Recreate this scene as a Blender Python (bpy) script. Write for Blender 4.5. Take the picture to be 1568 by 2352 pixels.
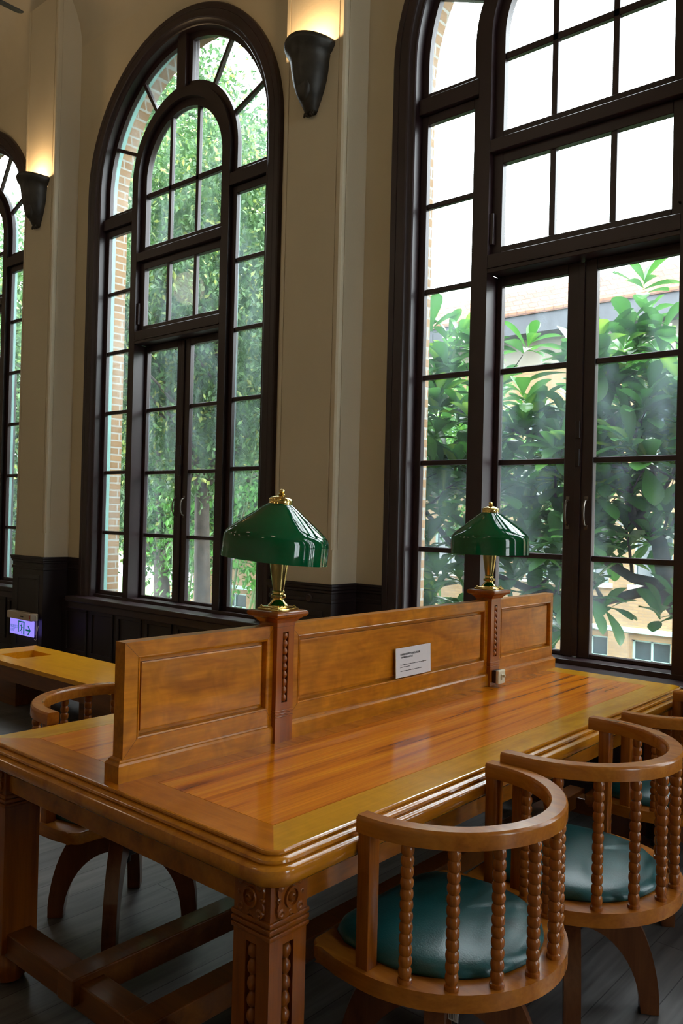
import bpy, bmesh, math, random
import numpy as np
from mathutils import Vector, Matrix
random.seed(7)
PI = math.pi
for _o in list(bpy.data.objects): bpy.data.objects.remove(_o)
SC = bpy.context.scene
COL = SC.collection

# ------------------------------------------------------------------ camera, sky, exposure
YAW, PITCH, ROLL = math.radians(40.75322), math.radians(0.40082), math.radians(1.39769)
f_ = Vector((-math.sin(YAW)*math.cos(PITCH), math.cos(YAW)*math.cos(PITCH), math.sin(PITCH)))
r_ = Vector((math.cos(YAW), math.sin(YAW), 0)); u_ = r_.cross(f_)
r2 = r_*math.cos(ROLL) + u_*math.sin(ROLL); u2 = -r_*math.sin(ROLL) + u_*math.cos(ROLL)
cam = bpy.data.cameras.new('camera'); camo = bpy.data.objects.new('camera', cam); COL.objects.link(camo)
camo.matrix_world = Matrix(((r2.x, u2.x, -f_.x, 0), (r2.y, u2.y, -f_.y, 0), (r2.z, u2.z, -f_.z, 1.49), (0, 0, 0, 1)))
cam.sensor_fit = 'VERTICAL'; cam.sensor_height = 36; cam.lens = 1889.2268/2352*36
cam.clip_start = .05; cam.clip_end = 400
SC.camera = camo
SKY = 10.0
W = bpy.data.worlds.new('sky'); SC.world = W; W.use_nodes = True
bg = W.node_tree.nodes['Background']; bg.inputs[0].default_value = (.90, .96, 1.0, 1); bg.inputs[1].default_value = SKY
SC.view_settings.view_transform = 'Standard'; SC.view_settings.look = 'None'
SC.view_settings.exposure = 0.22; SC.view_settings.gamma = 1; SC.view_settings.use_curve_mapping = False
WARM = (1.0, .68, .36)
FILL_COL = (1.0, .84, .62)
FILL_E = 4.2  # strength of the added globe lamps
SCONCE_W = 19.0

# ------------------------------------------------------------------ node helpers
def newmat(name):
    m = bpy.data.materials.new(name); m.use_nodes = True
    nt = m.node_tree; p = nt.nodes['Principled BSDF']
    return m, nt, p
def nd(nt, t, **k):
    n = nt.nodes.new(t)
    for a, b in k.items(): setattr(n, a, b)
    return n
def plain(name, col, rough=.5, metal=0, spec=.5, coat=0, bump=0, bscale=200, var=0, vscale=6):
    m, nt, p = newmat(name)
    p.inputs['Base Color'].default_value = (*col, 1); p.inputs['Roughness'].default_value = rough
    p.inputs['Metallic'].default_value = metal; p.inputs['Specular IOR Level'].default_value = spec
    p.inputs['Coat Weight'].default_value = coat; p.inputs['Coat Roughness'].default_value = .08
    tc = nd(nt, 'ShaderNodeTexCoord')
    if var:
        n = nd(nt, 'ShaderNodeTexNoise'); n.inputs['Scale'].default_value = vscale; n.inputs['Detail'].default_value = 5
        nt.links.new(tc.outputs['Object'], n.inputs['Vector'])
        r = nd(nt, 'ShaderNodeValToRGB'); r.color_ramp.elements[0].position = .3; r.color_ramp.elements[1].position = .7
        r.color_ramp.elements[0].color = (*[c*(1-var) for c in col], 1); r.color_ramp.elements[1].color = (*[min(1, c*(1+var)) for c in col], 1)
        nt.links.new(n.outputs['Fac'], r.inputs['Fac']); nt.links.new(r.outputs['Color'], p.inputs['Base Color'])
    if bump:
        n = nd(nt, 'ShaderNodeTexNoise'); n.inputs['Scale'].default_value = bscale; n.inputs['Detail'].default_value = 3
        nt.links.new(tc.outputs['Object'], n.inputs['Vector'])
        b = nd(nt, 'ShaderNodeBump'); b.inputs['Strength'].default_value = bump; b.inputs['Distance'].default_value = .002
        nt.links.new(n.outputs['Fac'], b.inputs['Height']); nt.links.new(b.outputs['Normal'], p.inputs['Normal'])
    return m
def wood(name, cols, axis='Y', across=22, along=1.3, rough=.22, coat=.6, dist=1.2, fine=.25, fig=.0):
    """grain runs along axis; cols dark..light linear rgb"""
    m, nt, p = newmat(name)
    tc = nd(nt, 'ShaderNodeTexCoord'); mp = nd(nt, 'ShaderNodeMapping')
    s = [across]*3; s['XYZ'.index(axis)] = along
    mp.inputs['Scale'].default_value = s
    nt.links.new(tc.outputs['Object'], mp.inputs['Vector'])
    n = nd(nt, 'ShaderNodeTexNoise'); n.inputs['Scale'].default_value = 1; n.inputs['Detail'].default_value = 6
    n.inputs['Distortion'].default_value = dist; n.inputs['Roughness'].default_value = .55
    nt.links.new(mp.outputs['Vector'], n.inputs['Vector'])
    r = nd(nt, 'ShaderNodeValToRGB'); cr = r.color_ramp
    cr.elements[0].position = .30; cr.elements[0].color = (*cols[0], 1)
    cr.elements[1].position = .68; cr.elements[1].color = (*cols[-1], 1)
    if len(cols) > 2:
        e = cr.elements.new(.46); e.color = (*cols[1], 1)
    nt.links.new(n.outputs['Fac'], r.inputs['Fac'])
    mp2 = nd(nt, 'ShaderNodeMapping'); s2 = [across*9]*3; s2['XYZ'.index(axis)] = along*3
    mp2.inputs['Scale'].default_value = s2; nt.links.new(tc.outputs['Object'], mp2.inputs['Vector'])
    n2 = nd(nt, 'ShaderNodeTexNoise'); n2.inputs['Scale'].default_value = 1; n2.inputs['Detail'].default_value = 3
    nt.links.new(mp2.outputs['Vector'], n2.inputs['Vector'])
    mr = nd(nt, 'ShaderNodeMapRange'); mr.inputs['From Min'].default_value = .3; mr.inputs['From Max'].default_value = .7
    mr.inputs['To Min'].default_value = 1-fine; mr.inputs['To Max'].default_value = 1+fine*.35
    nt.links.new(n2.outputs['Fac'], mr.inputs['Value'])
    mx = nd(nt, 'ShaderNodeVectorMath', operation='SCALE')
    nt.links.new(r.outputs['Color'], mx.inputs[0]); nt.links.new(mr.outputs['Result'], mx.inputs['Scale'])
    out = mx.outputs[0]
    if fig:
        n3 = nd(nt, 'ShaderNodeTexNoise'); n3.inputs['Scale'].default_value = 9; n3.inputs['Detail'].default_value = 4; n3.inputs['Distortion'].default_value = 1.5
        nt.links.new(tc.outputs['Object'], n3.inputs['Vector'])
        m3 = nd(nt, 'ShaderNodeMapRange'); m3.inputs['From Min'].default_value = .3; m3.inputs['From Max'].default_value = .7
        m3.inputs['To Min'].default_value = 1-fig; m3.inputs['To Max'].default_value = 1+fig*.4
        nt.links.new(n3.outputs['Fac'], m3.inputs['Value'])
        mx2 = nd(nt, 'ShaderNodeVectorMath', operation='SCALE')
        nt.links.new(out, mx2.inputs[0]); nt.links.new(m3.outputs['Result'], mx2.inputs['Scale']); out = mx2.outputs[0]
    nt.links.new(out, p.inputs['Base Color'])
    p.inputs['Roughness'].default_value = rough; p.inputs['Coat Weight'].default_value = coat; p.inputs['Coat Roughness'].default_value = .10
    p.inputs['Specular IOR Level'].default_value = .22
    b = nd(nt, 'ShaderNodeBump'); b.inputs['Strength'].default_value = .03; b.inputs['Distance'].default_value = .0004
    nt.links.new(n2.outputs['Fac'], b.inputs['Height']); nt.links.new(b.outputs['Normal'], p.inputs['Normal'])
    return m
def bricks(name, c1, c2, mortar, bw=.22, bh=.07, plane='XZ', groove=0, msize=.008):
    m, nt, p = newmat(name)
    tc = nd(nt, 'ShaderNodeTexCoord'); sp = nd(nt, 'ShaderNodeSeparateXYZ'); cb = nd(nt, 'ShaderNodeCombineXYZ')
    nt.links.new(tc.outputs['Object'], sp.inputs[0])
    a = nd(nt, 'ShaderNodeMath', operation='ADD')
    nt.links.new(sp.outputs['X'], a.inputs[0]); nt.links.new(sp.outputs['Y'], a.inputs[1])
    nt.links.new(a.outputs[0], cb.inputs['X']); nt.links.new(sp.outputs['Z'], cb.inputs['Y'])
    br = nd(nt, 'ShaderNodeTexBrick'); br.inputs['Scale'].default_value = 1
    br.inputs['Brick Width'].default_value = bw; br.inputs['Row Height'].default_value = bh; br.inputs['Mortar Size'].default_value = msize
    br.inputs['Color1'].default_value = (*c1, 1); br.inputs['Color2'].default_value = (*c2, 1); br.inputs['Mortar'].default_value = (*mortar, 1)
    nt.links.new(cb.outputs[0], br.inputs['Vector'])
    col = br.outputs['Color']
    if groove:
        wv = nd(nt, 'ShaderNodeTexWave'); wv.inputs['Scale'].default_value = groove; wv.bands_direction = 'X'
        nt.links.new(cb.outputs[0], wv.inputs['Vector'])
        mr = nd(nt, 'ShaderNodeMapRange'); mr.inputs['To Min'].default_value = .72; mr.inputs['To Max'].default_value = 1.08
        nt.links.new(wv.outputs['Fac'], mr.inputs['Value'])
        mx = nd(nt, 'ShaderNodeVectorMath', operation='SCALE')
        nt.links.new(col, mx.inputs[0]); nt.links.new(mr.outputs['Result'], mx.inputs['Scale']); col = mx.outputs[0]
    nt.links.new(col, p.inputs['Base Color']); p.inputs['Roughness'].default_value = .8
    b = nd(nt, 'ShaderNodeBump'); b.inputs['Strength'].default_value = .5; b.inputs['Distance'].default_value = .006; b.invert = True
    nt.links.new(br.outputs['Fac'], b.inputs['Height']); nt.links.new(b.outputs['Normal'], p.inputs['Normal'])
    return m
def emit(name, col, s):
    m, nt, p = newmat(name)
    p.inputs['Base Color'].default_value = (*[c*.5 for c in col], 1)
    p.inputs['Emission Color'].default_value = (*col, 1); p.inputs['Emission Strength'].default_value = s
    return m

# ------------------------------------------------------------------ materials
M = {}
M['top_panel'] = wood('streaked_wood', [(.20, .035, .003), (.58, .155, .004), (.72, .24, .006)], 'Y', 20, .8, .20, .22, .7, .18)
M['border_y'] = wood('border_wood_long', [(.46, .20, .008), (.54, .245, .010), (.60, .28, .012)], 'Y', 12, 1.6, .20, .22, 1.2, .10, .10)
M['border_x'] = wood('border_wood_short', [(.34, .090, .004), (.43, .125, .005), (.50, .155, .006)], 'X', 12, 1.6, .20, .22, 1.2, .10, .12)
M['mould_y'] = wood('moulding_wood', [(.34, .100, .006), (.43, .145, .007), (.50, .18, .009)], 'Y', 18, 1.2, .16, .6, .8, .12)
M['screen'] = wood('screen_wood', [(.33, .095, .003), (.46, .148, .004), (.54, .19, .005)], 'Y', 10, 2.2, .32, .15, 1.4, .20, .24)
M['post'] = wood('post_wood', [(.22, .050, .005), (.30, .075, .006), (.36, .10, .008)], 'Z', 16, 2, .28, .3, 1, .12)
M['leg'] = wood('table_leg_wood', [(.14, .032, .003), (.20, .048, .0035), (.25, .064, .004)], 'Z', 16, 2, .30, .28, 1, .12)  # shade on the legs is put into this darker base colour
M['apron'] = wood('apron_wood', [(.20, .054, .003), (.30, .088, .004), (.38, .125, .006)], 'Y', 10, 3, .30, .25, 1.2, .12, .2)
M['stretcher'] = wood('stretcher_wood', [(.085, .024, .004), (.12, .034, .005), (.15, .046, .007)], 'X', 16, 2, .35, .3, 1, .15)
M['chair'] = wood('chair_wood', [(.27, .078, .009), (.36, .112, .012), (.43, .15, .017)], 'X', 14, 3, .26, .28, 1.1, .14, .10)
M['chair_v'] = wood('chair_wood_upright', [(.21, .052, .006), (.29, .078, .008), (.35, .105, .012)], 'Z', 26, 3, .24, .35, 1, .15)
M['chair_leg'] = wood('chair_leg_wood', [(.085, .026, .010), (.12, .038, .014), (.15, .05, .018)], 'Z', 16, 3, .32, .35, 1, .15)
M['bench'] = wood('bench_wood', [(.54, .21, .008), (.62, .26, .010), (.68, .30, .012)], 'X', 8, 1.2, .28, .3, .8, .08, .06)
M['trim'] = plain('dark_painted_wood', (.024, .0105, .0125), .38, spec=.5, bump=.15, bscale=60, var=.15)
M['trim_dark'] = plain('dark_wainscot_wood', (.014, .0065, .0068), .45, bump=.1, bscale=60, var=.15)
M['teal'] = plain('teal_painted_wood', (.16, .33, .30), .45, bump=.3, bscale=25, var=.1)
M['plaster'] = plain('cream_plaster', (.58, .49, .345), .75, spec=.25, bump=.35, bscale=45, var=.03, vscale=2)
M['ceiling'] = plain('ceiling_plaster', (.56, .48, .35), .85, spec=.2, var=.03)
M['leather'] = plain('green_leather', (.006, .070, .075), .33, spec=.55, bump=.25, bscale=260, var=.12, vscale=12)
M['brass'] = plain('polished_brass', (.66, .48, .16), .12, metal=1, bump=.02)
M['bronze'] = plain('dark_bronze', (.032, .026, .020), .42, metal=.35, bump=.5, bscale=30, var=.4, vscale=14)
M['steel'] = plain('dull_steel', (.35, .34, .33), .35, metal=1)
M['handle'] = plain('worn_silver_metal', (.16, .14, .12), .4, metal=.8)
M['black'] = plain('black_plastic', (.012, .011, .012), .4)
M['ivory'] = plain('ivory_plastic', (.62, .58, .42), .35, bump=.02)
M['white'] = plain('white_acrylic', (.66, .64, .66), .25, coat=.4)
M['ink'] = plain('black_ink', (.02, .02, .02), .6)
M['joint_dark'] = plain('dark_joint', (.05, .016, .004), .6)  # dark brown of the joints between boards
def shade_mat():
    m, nt, p = newmat('green_cased_glass')
    p.inputs['Base Color'].default_value = (.0, .115, .038, 1); p.inputs['Roughness'].default_value = .05
    p.inputs['Coat Weight'].default_value = .8; p.inputs['Coat Roughness'].default_value = .02
    t = nd(nt, 'ShaderNodeBsdfTranslucent'); t.inputs[0].default_value = (.0, .42, .16, 1)
    mx = nd(nt, 'ShaderNodeMixShader'); mx.inputs[0].default_value = .45
    nt.links.new(p.outputs[0], mx.inputs[1]); nt.links.new(t.outputs[0], mx.inputs[2])
    nt.links.new(mx.outputs[0], nt.nodes['Material Output'].inputs[0])
    return m
M['shade'] = shade_mat()
def glass_mat():
    m, nt, p = newmat('dusty_window_glass')
    tr = nd(nt, 'ShaderNodeBsdfTransparent'); tr.inputs[0].default_value = (.93, .97, .96, 1)
    gl = nd(nt, 'ShaderNodeBsdfGlossy'); gl.inputs['Roughness'].default_value = .02
    lw = nd(nt, 'ShaderNodeLayerWeight'); pw = nd(nt, 'ShaderNodeMath', operation='POWER'); pw.inputs[1].default_value = 5
    nt.links.new(lw.outputs['Facing'], pw.inputs[0]); fr = nd(nt, 'ShaderNodeMapRange'); fr.inputs['To Min'].default_value = .035; fr.inputs['To Max'].default_value = .9
    nt.links.new(pw.outputs[0], fr.inputs['Value'])
    mx = nd(nt, 'ShaderNodeMixShader')
    nt.links.new(fr.outputs[0], mx.inputs[0]); nt.links.new(tr.outputs[0], mx.inputs[1]); nt.links.new(gl.outputs[0], mx.inputs[2])
    tl = nd(nt, 'ShaderNodeBsdfTranslucent'); tl.inputs[0].default_value = (.62, .80, .90, 1)
    tc = nd(nt, 'ShaderNodeTexCoord'); mp = nd(nt, 'ShaderNodeMapping'); mp.inputs['Scale'].default_value = (3.5, 3.5, 1.1)
    nt.links.new(tc.outputs['Object'], mp.inputs[0])
    n = nd(nt, 'ShaderNodeTexNoise'); n.inputs['Scale'].default_value = 1.2; n.inputs['Detail'].default_value = 7; n.inputs['Roughness'].default_value = .6
    nt.links.new(mp.outputs[0], n.inputs['Vector'])
    mr = nd(nt, 'ShaderNodeMapRange'); mr.inputs['From Min'].default_value = .40; mr.inputs['From Max'].default_value = .70
    mr.inputs['To Min'].default_value = .010; mr.inputs['To Max'].default_value = .10
    nt.links.new(n.outputs['Fac'], mr.inputs['Value'])
    m2 = nd(nt, 'ShaderNodeMixShader'); nt.links.new(mr.outputs['Result'], m2.inputs[0])
    nt.links.new(mx.outputs[0], m2.inputs[1]); nt.links.new(tl.outputs[0], m2.inputs[2])
    nt.links.new(m2.outputs[0], nt.nodes['Material Output'].inputs[0])
    return m
M['glass'] = glass_mat()
def floor_mat():
    m, nt, p = newmat('dark_floorboards')
    tc = nd(nt, 'ShaderNodeTexCoord'); mp = nd(nt, 'ShaderNodeMapping'); mp.inputs['Rotation'].default_value = (0, 0, PI/2)
    nt.links.new(tc.outputs['Object'], mp.inputs[0])
    br = nd(nt, 'ShaderNodeTexBrick'); br.inputs['Scale'].default_value = 1; br.inputs['Brick Width'].default_value = 1.5; br.inputs['Row Height'].default_value = .15
    br.inputs['Mortar Size'].default_value = .0018; br.offset = .37
    br.inputs['Color1'].default_value = (.075, .070, .070, 1); br.inputs['Color2'].default_value = (.105, .097, .094, 1); br.inputs['Mortar'].default_value = (.01, .009, .009, 1)
    nt.links.new(mp.outputs[0], br.inputs['Vector'])
    m2 = nd(nt, 'ShaderNodeMapping'); m2.inputs['Scale'].default_value = (26, 2.2, 1); nt.links.new(tc.outputs['Object'], m2.inputs[0])
    n = nd(nt, 'ShaderNodeTexNoise'); n.inputs['Scale'].default_value = 1; n.inputs['Detail'].default_value = 6; n.inputs['Distortion'].default_value = .8
    nt.links.new(m2.outputs[0], n.inputs['Vector'])
    mr = nd(nt, 'ShaderNodeMapRange'); mr.inputs['From Min'].default_value = .3; mr.inputs['From Max'].default_value = .7; mr.inputs['To Min'].default_value = .45; mr.inputs['To Max'].default_value = 1.35
    nt.links.new(n.outputs['Fac'], mr.inputs['Value'])
    mx = nd(nt, 'ShaderNodeVectorMath', operation='SCALE'); nt.links.new(br.outputs['Color'], mx.inputs[0]); nt.links.new(mr.outputs['Result'], mx.inputs['Scale'])
    nt.links.new(mx.outputs[0], p.inputs['Base Color'])
    r = nd(nt, 'ShaderNodeMapRange'); r.inputs['To Min'].default_value = .30; r.inputs['To Max'].default_value = .52
    nt.links.new(n.outputs['Fac'], r.inputs['Value']); nt.links.new(r.outputs['Result'], p.inputs['Roughness'])
    b = nd(nt, 'ShaderNodeBump'); b.inputs['Strength'].default_value = .35; b.inputs['Distance'].default_value = .002
    nt.links.new(n.outputs['Fac'], b.inputs['Height']); nt.links.new(b.outputs['Normal'], p.inputs['Normal'])
    return m
M['floor'] = floor_mat()
M['reveal_brick'] = bricks('grooved_tan_brick', (.25, .145, .065), (.32, .19, .09), (.36, .35, .31), .21, .068, groove=24)
M['tan_brick'] = bricks('tan_brick_facade', (.31, .205, .10), (.40, .27, .14), (.26, .20, .14), .24, .075)
M['roof'] = bricks('red_brown_roof_tiles', (.21, .095, .055), (.28, .135, .08), (.10, .055, .045), .26, .16, msize=.015)
M['stone'] = plain('pale_stone', (.52, .50, .44), .7, var=.1)
M['dark_eave'] = plain('dark_eave_board', (.08, .085, .10), .7)
M['pale_wall'] = plain('pale_render_wall', (.34, .31, .26), .8, var=.05)
M['win_dark'] = plain('dark_window_glass', (.05, .075, .085), .12, coat=.5)
M['win_teal'] = plain('teal_white_window_frame', (.42, .62, .58), .5)
M['bark'] = plain('grey_brown_bark', (.055, .045, .036), .85, bump=.8, bscale=18, var=.35, vscale=9)
M['cane'] = plain('green_bamboo_cane', (.10, .16, .06), .5, var=.2)
M['road'] = plain('pale_road', (.42, .42, .43), .8, var=.06, vscale=.5)
M['grass'] = plain('mown_grass', (.12, .32, .05), .9, var=.25, vscale=3)
M['earth'] = plain('dark_earth', (.07, .075, .045), .9, var=.3, vscale=1)
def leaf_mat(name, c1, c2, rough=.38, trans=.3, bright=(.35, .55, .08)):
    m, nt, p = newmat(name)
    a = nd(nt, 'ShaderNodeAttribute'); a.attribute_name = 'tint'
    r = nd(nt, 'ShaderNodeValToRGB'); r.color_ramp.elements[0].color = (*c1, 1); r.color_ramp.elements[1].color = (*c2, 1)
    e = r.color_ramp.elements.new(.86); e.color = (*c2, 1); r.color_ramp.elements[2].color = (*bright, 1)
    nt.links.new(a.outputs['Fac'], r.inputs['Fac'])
    nt.links.new(r.outputs['Color'], p.inputs['Base Color']); p.inputs['Roughness'].default_value = rough
    t = nd(nt, 'ShaderNodeBsdfTranslucent'); nt.links.new(r.outputs['Color'], t.inputs[0])
    mx = nd(nt, 'ShaderNodeMixShader'); mx.inputs[0].default_value = trans
    nt.links.new(p.outputs[0], mx.inputs[1]); nt.links.new(t.outputs[0], mx.inputs[2])
    nt.links.new(mx.outputs[0], nt.nodes['Material Output'].inputs[0])
    return m
M['big_leaf'] = leaf_mat('broad_glossy_leaf', (.035, .13, .035), (.10, .30, .05), .27, .3, (.33, .60, .08))
M['small_leaf'] = leaf_mat('small_tree_leaf', (.030, .085, .030), (.10, .22, .055), .5, .3, (.42, .48, .12))
M['bush_leaf'] = leaf_mat('bush_leaf', (.04, .15, .03), (.12, .34, .06), .5, .35, (.3, .5, .1))

# ------------------------------------------------------------------ object helpers
def tag(o, label=None, cat=None, group=None, kind=None):
    if label: o['label'] = label
    if cat: o['category'] = cat
    if group: o['group'] = group
    if kind: o['kind'] = kind
    return o
def thing(name, loc=(0, 0, 0), rz=0, label=None, cat=None, group=None, kind=None):
    o = bpy.data.objects.new(name, None); COL.objects.link(o); o.location = loc; o.rotation_euler = (0, 0, rz)
    o.empty_display_size = .1
    return tag(o, label, cat, group, kind)
ORG = {}
def obj(name, bm, mat, parent=None, smooth=False, local=False, origin=None, angle=35):
    """bm in world space; moved into the space of the top-level empty when it has one (no rotation), local=True: already local"""
    me = bpy.data.meshes.new(name)
    off = Vector((0, 0, 0))
    if parent is not None and not local:
        p = parent
        while p is not None: off += Vector(p.location); p = p.parent
    elif origin is not None and not local: off = Vector(origin)
    if off.length > 0: bmesh.ops.translate(bm, verts=bm.verts, vec=-off)
    bmesh.ops.recalc_face_normals(bm, faces=bm.faces)
    bm.to_mesh(me); bm.free()
    if mat is not None: me.materials.append(mat)
    if smooth:
        me.polygons.foreach_set('use_smooth', [True]*len(me.polygons))
        try: me.set_sharp_from_angle(angle=math.radians(angle))
        except Exception: pass
    o = bpy.data.objects.new(name, me); COL.objects.link(o)
    if parent is not None: o.parent = parent
    elif origin is not None: o.location = origin
    return o
def B(): return bmesh.new()
def box(bm, x0, x1, y0, y1, z0, z1, bev=0, seg=2):
    vs = [bm.verts.new((x, y, z)) for x in (x0, x1) for y in (y0, y1) for z in (z0, z1)]
    fs = [bm.faces.new([vs[i] for i in q]) for q in ((0, 1, 3, 2), (4, 6, 7, 5), (0, 4, 5, 1), (2, 3, 7, 6), (0, 2, 6, 4), (1, 5, 7, 3))]
    if bev:
        es = {e for f in fs for e in f.edges}
        bmesh.ops.bevel(bm, geom=list(es), offset=bev, segments=seg, affect='EDGES', profile=.5)
    return bm
def lathe(bm, prof, c=(0, 0, 0), n=24, cap=True):
    rings = []
    for r, z in prof:
        if r < 1e-5: rings.append([bm.verts.new((c[0], c[1], c[2]+z))])
        else: rings.append([bm.verts.new((c[0]+r*math.cos(2*PI*i/n), c[1]+r*math.sin(2*PI*i/n), c[2]+z)) for i in range(n)])
    for a, b in zip(rings, rings[1:]):
        if len(a) == 1 and len(b) == 1: continue
        for i in range(n):
            j = (i+1) % n
            if len(a) == 1: bm.faces.new((a[0], b[i], b[j]))
            elif len(b) == 1: bm.faces.new((a[i], a[j], b[0]))
            else: bm.faces.new((a[i], a[j], b[j], b[i]))
    if cap:
        if len(rings[0]) > 1: bm.faces.new(rings[0][::-1])
        if len(rings[-1]) > 1: bm.faces.new(rings[-1])
    return bm
def prism(bm, poly, z0, z1, bev=0, seg=2, topbev=False):
    a = [bm.verts.new((x, y, z0)) for x, y in poly]; b = [bm.verts.new((x, y, z1)) for x, y in poly]
    n = len(poly); bm.faces.new(a[::-1]); t = bm.faces.new(b)
    for i in range(n): bm.faces.new((a[i], a[(i+1) % n], b[(i+1) % n], b[i]))
    if bev:
        es = list(t.edges)
        if not topbev: es += [e for v in a for e in v.link_edges if e.other_vert(v) in a]
        bmesh.ops.bevel(bm, geom=list(set(es)), offset=bev, segments=seg, affect='EDGES', profile=.5)
    return bm
def prism_dir(bm, poly, o, ax, ay, az, th):
    """poly (a,b) in plane spanned by ax, ay at o, thickness th centred along az"""
    o, ax, ay, az = map(Vector, (o, ax, ay, az))
    A = [bm.verts.new(o+ax*p+ay*q-az*th/2) for p, q in poly]; Bv = [bm.verts.new(o+ax*p+ay*q+az*th/2) for p, q in poly]
    n = len(poly); bm.faces.new(A[::-1]); bm.faces.new(Bv)
    for i in range(n): bm.faces.new((A[i], A[(i+1) % n], Bv[(i+1) % n], Bv[i]))
    return bm
def tube(bm, pts, r, n=8, cap=True):
    pts = [Vector(p) for p in pts]; rs = r if isinstance(r, (list, tuple)) else [r]*len(pts)
    rings = []; prev = None
    for i, p in enumerate(pts):
        d = (pts[min(i+1, len(pts)-1)]-pts[max(i-1, 0)]).normalized()
        a = Vector((0, 0, 1)) if abs(d.z) < .9 else Vector((1, 0, 0))
        if prev is not None: a = prev
        x = (a - d*a.dot(d)).normalized(); y = d.cross(x); prev = x
        rings.append([bm.verts.new(p+(x*math.cos(2*PI*k/n)+y*math.sin(2*PI*k/n))*rs[i]) for k in range(n)])
    for a, b in zip(rings, rings[1:]):
        for k in range(n): bm.faces.new((a[k], a[(k+1) % n], b[(k+1) % n], b[k]))
    if cap: bm.faces.new(rings[0][::-1]); bm.faces.new(rings[-1])
    return bm
def sphere(bm, c, r, sx=1, sy=1, sz=1, n=12, m=8):
    prof = [(r*math.sin(PI*i/m), -r*math.cos(PI*i/m)) for i in range(m+1)]
    old = set(bm.verts)
    lathe(bm, prof, (0, 0, 0), n, False)
    for v in [v for v in bm.verts if v not in old]: v.co = Vector((v.co.x*sx+c[0], v.co.y*sy+c[1], v.co.z*sz+c[2]))
    return bm
def arch_solid(bm, xc, zs, sec, zbot, n=40, a0=0, a1=PI, legs=True, closed=True):
    """sec: list of (r,y) swept down the left leg, round the semicircle and down the right leg"""
    path = []
    if legs: path.append(('L', None))
    for i in range(n+1): path.append(('A', a1+(a0-a1)*i/n))
    if legs: path.append(('R', None))
    rings = []
    for k, t in path:
        ring = []
        for r, y in sec:
            if k == 'L': ring.append(bm.verts.new((xc-r, y, zbot)))
            elif k == 'R': ring.append(bm.verts.new((xc+r, y, zbot)))
            else: ring.append(bm.verts.new((xc+r*math.cos(t), y, zs+r*math.sin(t))))
        rings.append(ring)
    m = len(sec)
    for a, b in zip(rings, rings[1:]):
        for i in range(m if closed else m-1): bm.faces.new((a[i], a[(i+1) % m], b[(i+1) % m], b[i]))
    if closed: bm.faces.new(rings[0]); bm.faces.new(rings[-1][::-1])
    return bm
def sweep_x(bm, sec, x0, x1):
    a = [bm.verts.new((x0, y, z)) for y, z in sec]; b = [bm.verts.new((x1, y, z)) for y, z in sec]
    n = len(sec); bm.faces.new(a); bm.faces.new(b[::-1])
    for i in range(n): bm.faces.new((a[i], a[(i+1) % n], b[(i+1) % n], b[i]))
    return bm
def text_bm(s, size, ox, oz, to_world, depth=.0006):
    """flat lettering; to_world maps (a, b, d) to a point"""
    cu = bpy.data.curves.new('t', 'FONT'); cu.body = s; cu.size = size; cu.extrude = depth/2
    o = bpy.data.objects.new('t', cu); COL.objects.link(o)
    dg = bpy.context.evaluated_depsgraph_get(); me = bpy.data.meshes.new_from_object(o.evaluated_get(dg))
    bm = bmesh.new(); bm.from_mesh(me)
    for v in bm.verts: v.co = to_world(ox+v.co.x, oz+v.co.y, v.co.z)
    bpy.data.objects.remove(o); bpy.data.curves.remove(cu); bpy.data.meshes.remove(me)
    return bm
def join(bm, other):
    me = bpy.data.meshes.new('j'); other.to_mesh(me); other.free(); bm.from_mesh(me); bpy.data.meshes.remove(me); return bm

# ------------------------------------------------------------------ the room
WC = [-9.138, -5.575, -2.012, 1.551, 5.114]            # window centres along the back wall; last one unseen, added for daylight
ZS = 4.41                                       # springing height of the arches
PIL = [(-11.19, -10.645), (-7.628, -7.08), (-4.063, -3.518), (-.50, .045), (3.063, 3.608)]
XL, XR, YF, ZC = -13.0, 7.2, -5.0, 6.75
bm = B(); box(bm, XL, XR, YF, 4.25, -.12, 0); tag(obj('floor', bm, M['floor']), kind='structure')
bm = B(); box(bm, XL, XR, YF, 3.35, ZC, ZC+.15); tag(obj('ceiling', bm, M['ceiling']), kind='structure')
# cove between the back wall and the ceiling
sec = [(4.25+.15, 5.93), (4.25, 5.93)] + [(4.25-.9*(1-math.cos(a)), 5.93+.82*math.sin(a)) for a in [PI/2*i/12 for i in range(1, 13)]] + [(3.35, ZC+.15), (4.40, ZC+.15)]
bm = B(); sweep_x(bm, sec, XL, XR); tag(obj('trim_1', bm, M['ceiling'], smooth=True), kind='structure')
bm = B(); box(bm, XL-.15, XL, YF, 4.4, 0, ZC); tag(obj('wall_left', bm, M['plaster']), kind='structure')
bm = B()
for q in ((YF, 1.2, 0, ZC), (1.2, 3.0, 0, .9), (1.2, 3.0, 4.8, ZC), (3.0, 4.4, 0, ZC)): box(bm, XR, XR+.2, q[0], q[1], q[2], q[3])
tag(obj('wall_right', bm, M['plaster']), kind='structure')
for k_, (a, b) in enumerate(((1.2, 3.0),)):  # unseen window added in the right wall to let in more daylight
    w_ = thing('window_%d' % (6+k_), (XR, (a+b)/2, .9), kind='structure'); bm = B()
    for i in range(3): y = a+(b-a-.07)*i/2; box(bm, XR+.05, XR+.12, y, y+.07, .9, 4.8)
    for z in (.9, 1.85, 2.8, 3.75, 4.73): box(bm, XR+.06, XR+.11, a, b, z, z+.07)
    obj('frame', bm, M['trim'], w_)
    bm = B(); bm.faces.new([bm.verts.new(v) for v in ((XR+.085, a, .9), (XR+.085, b, .9), (XR+.085, b, 4.8), (XR+.085, a, 4.8))]); obj('glass', bm, M['glass'], w_)
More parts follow.
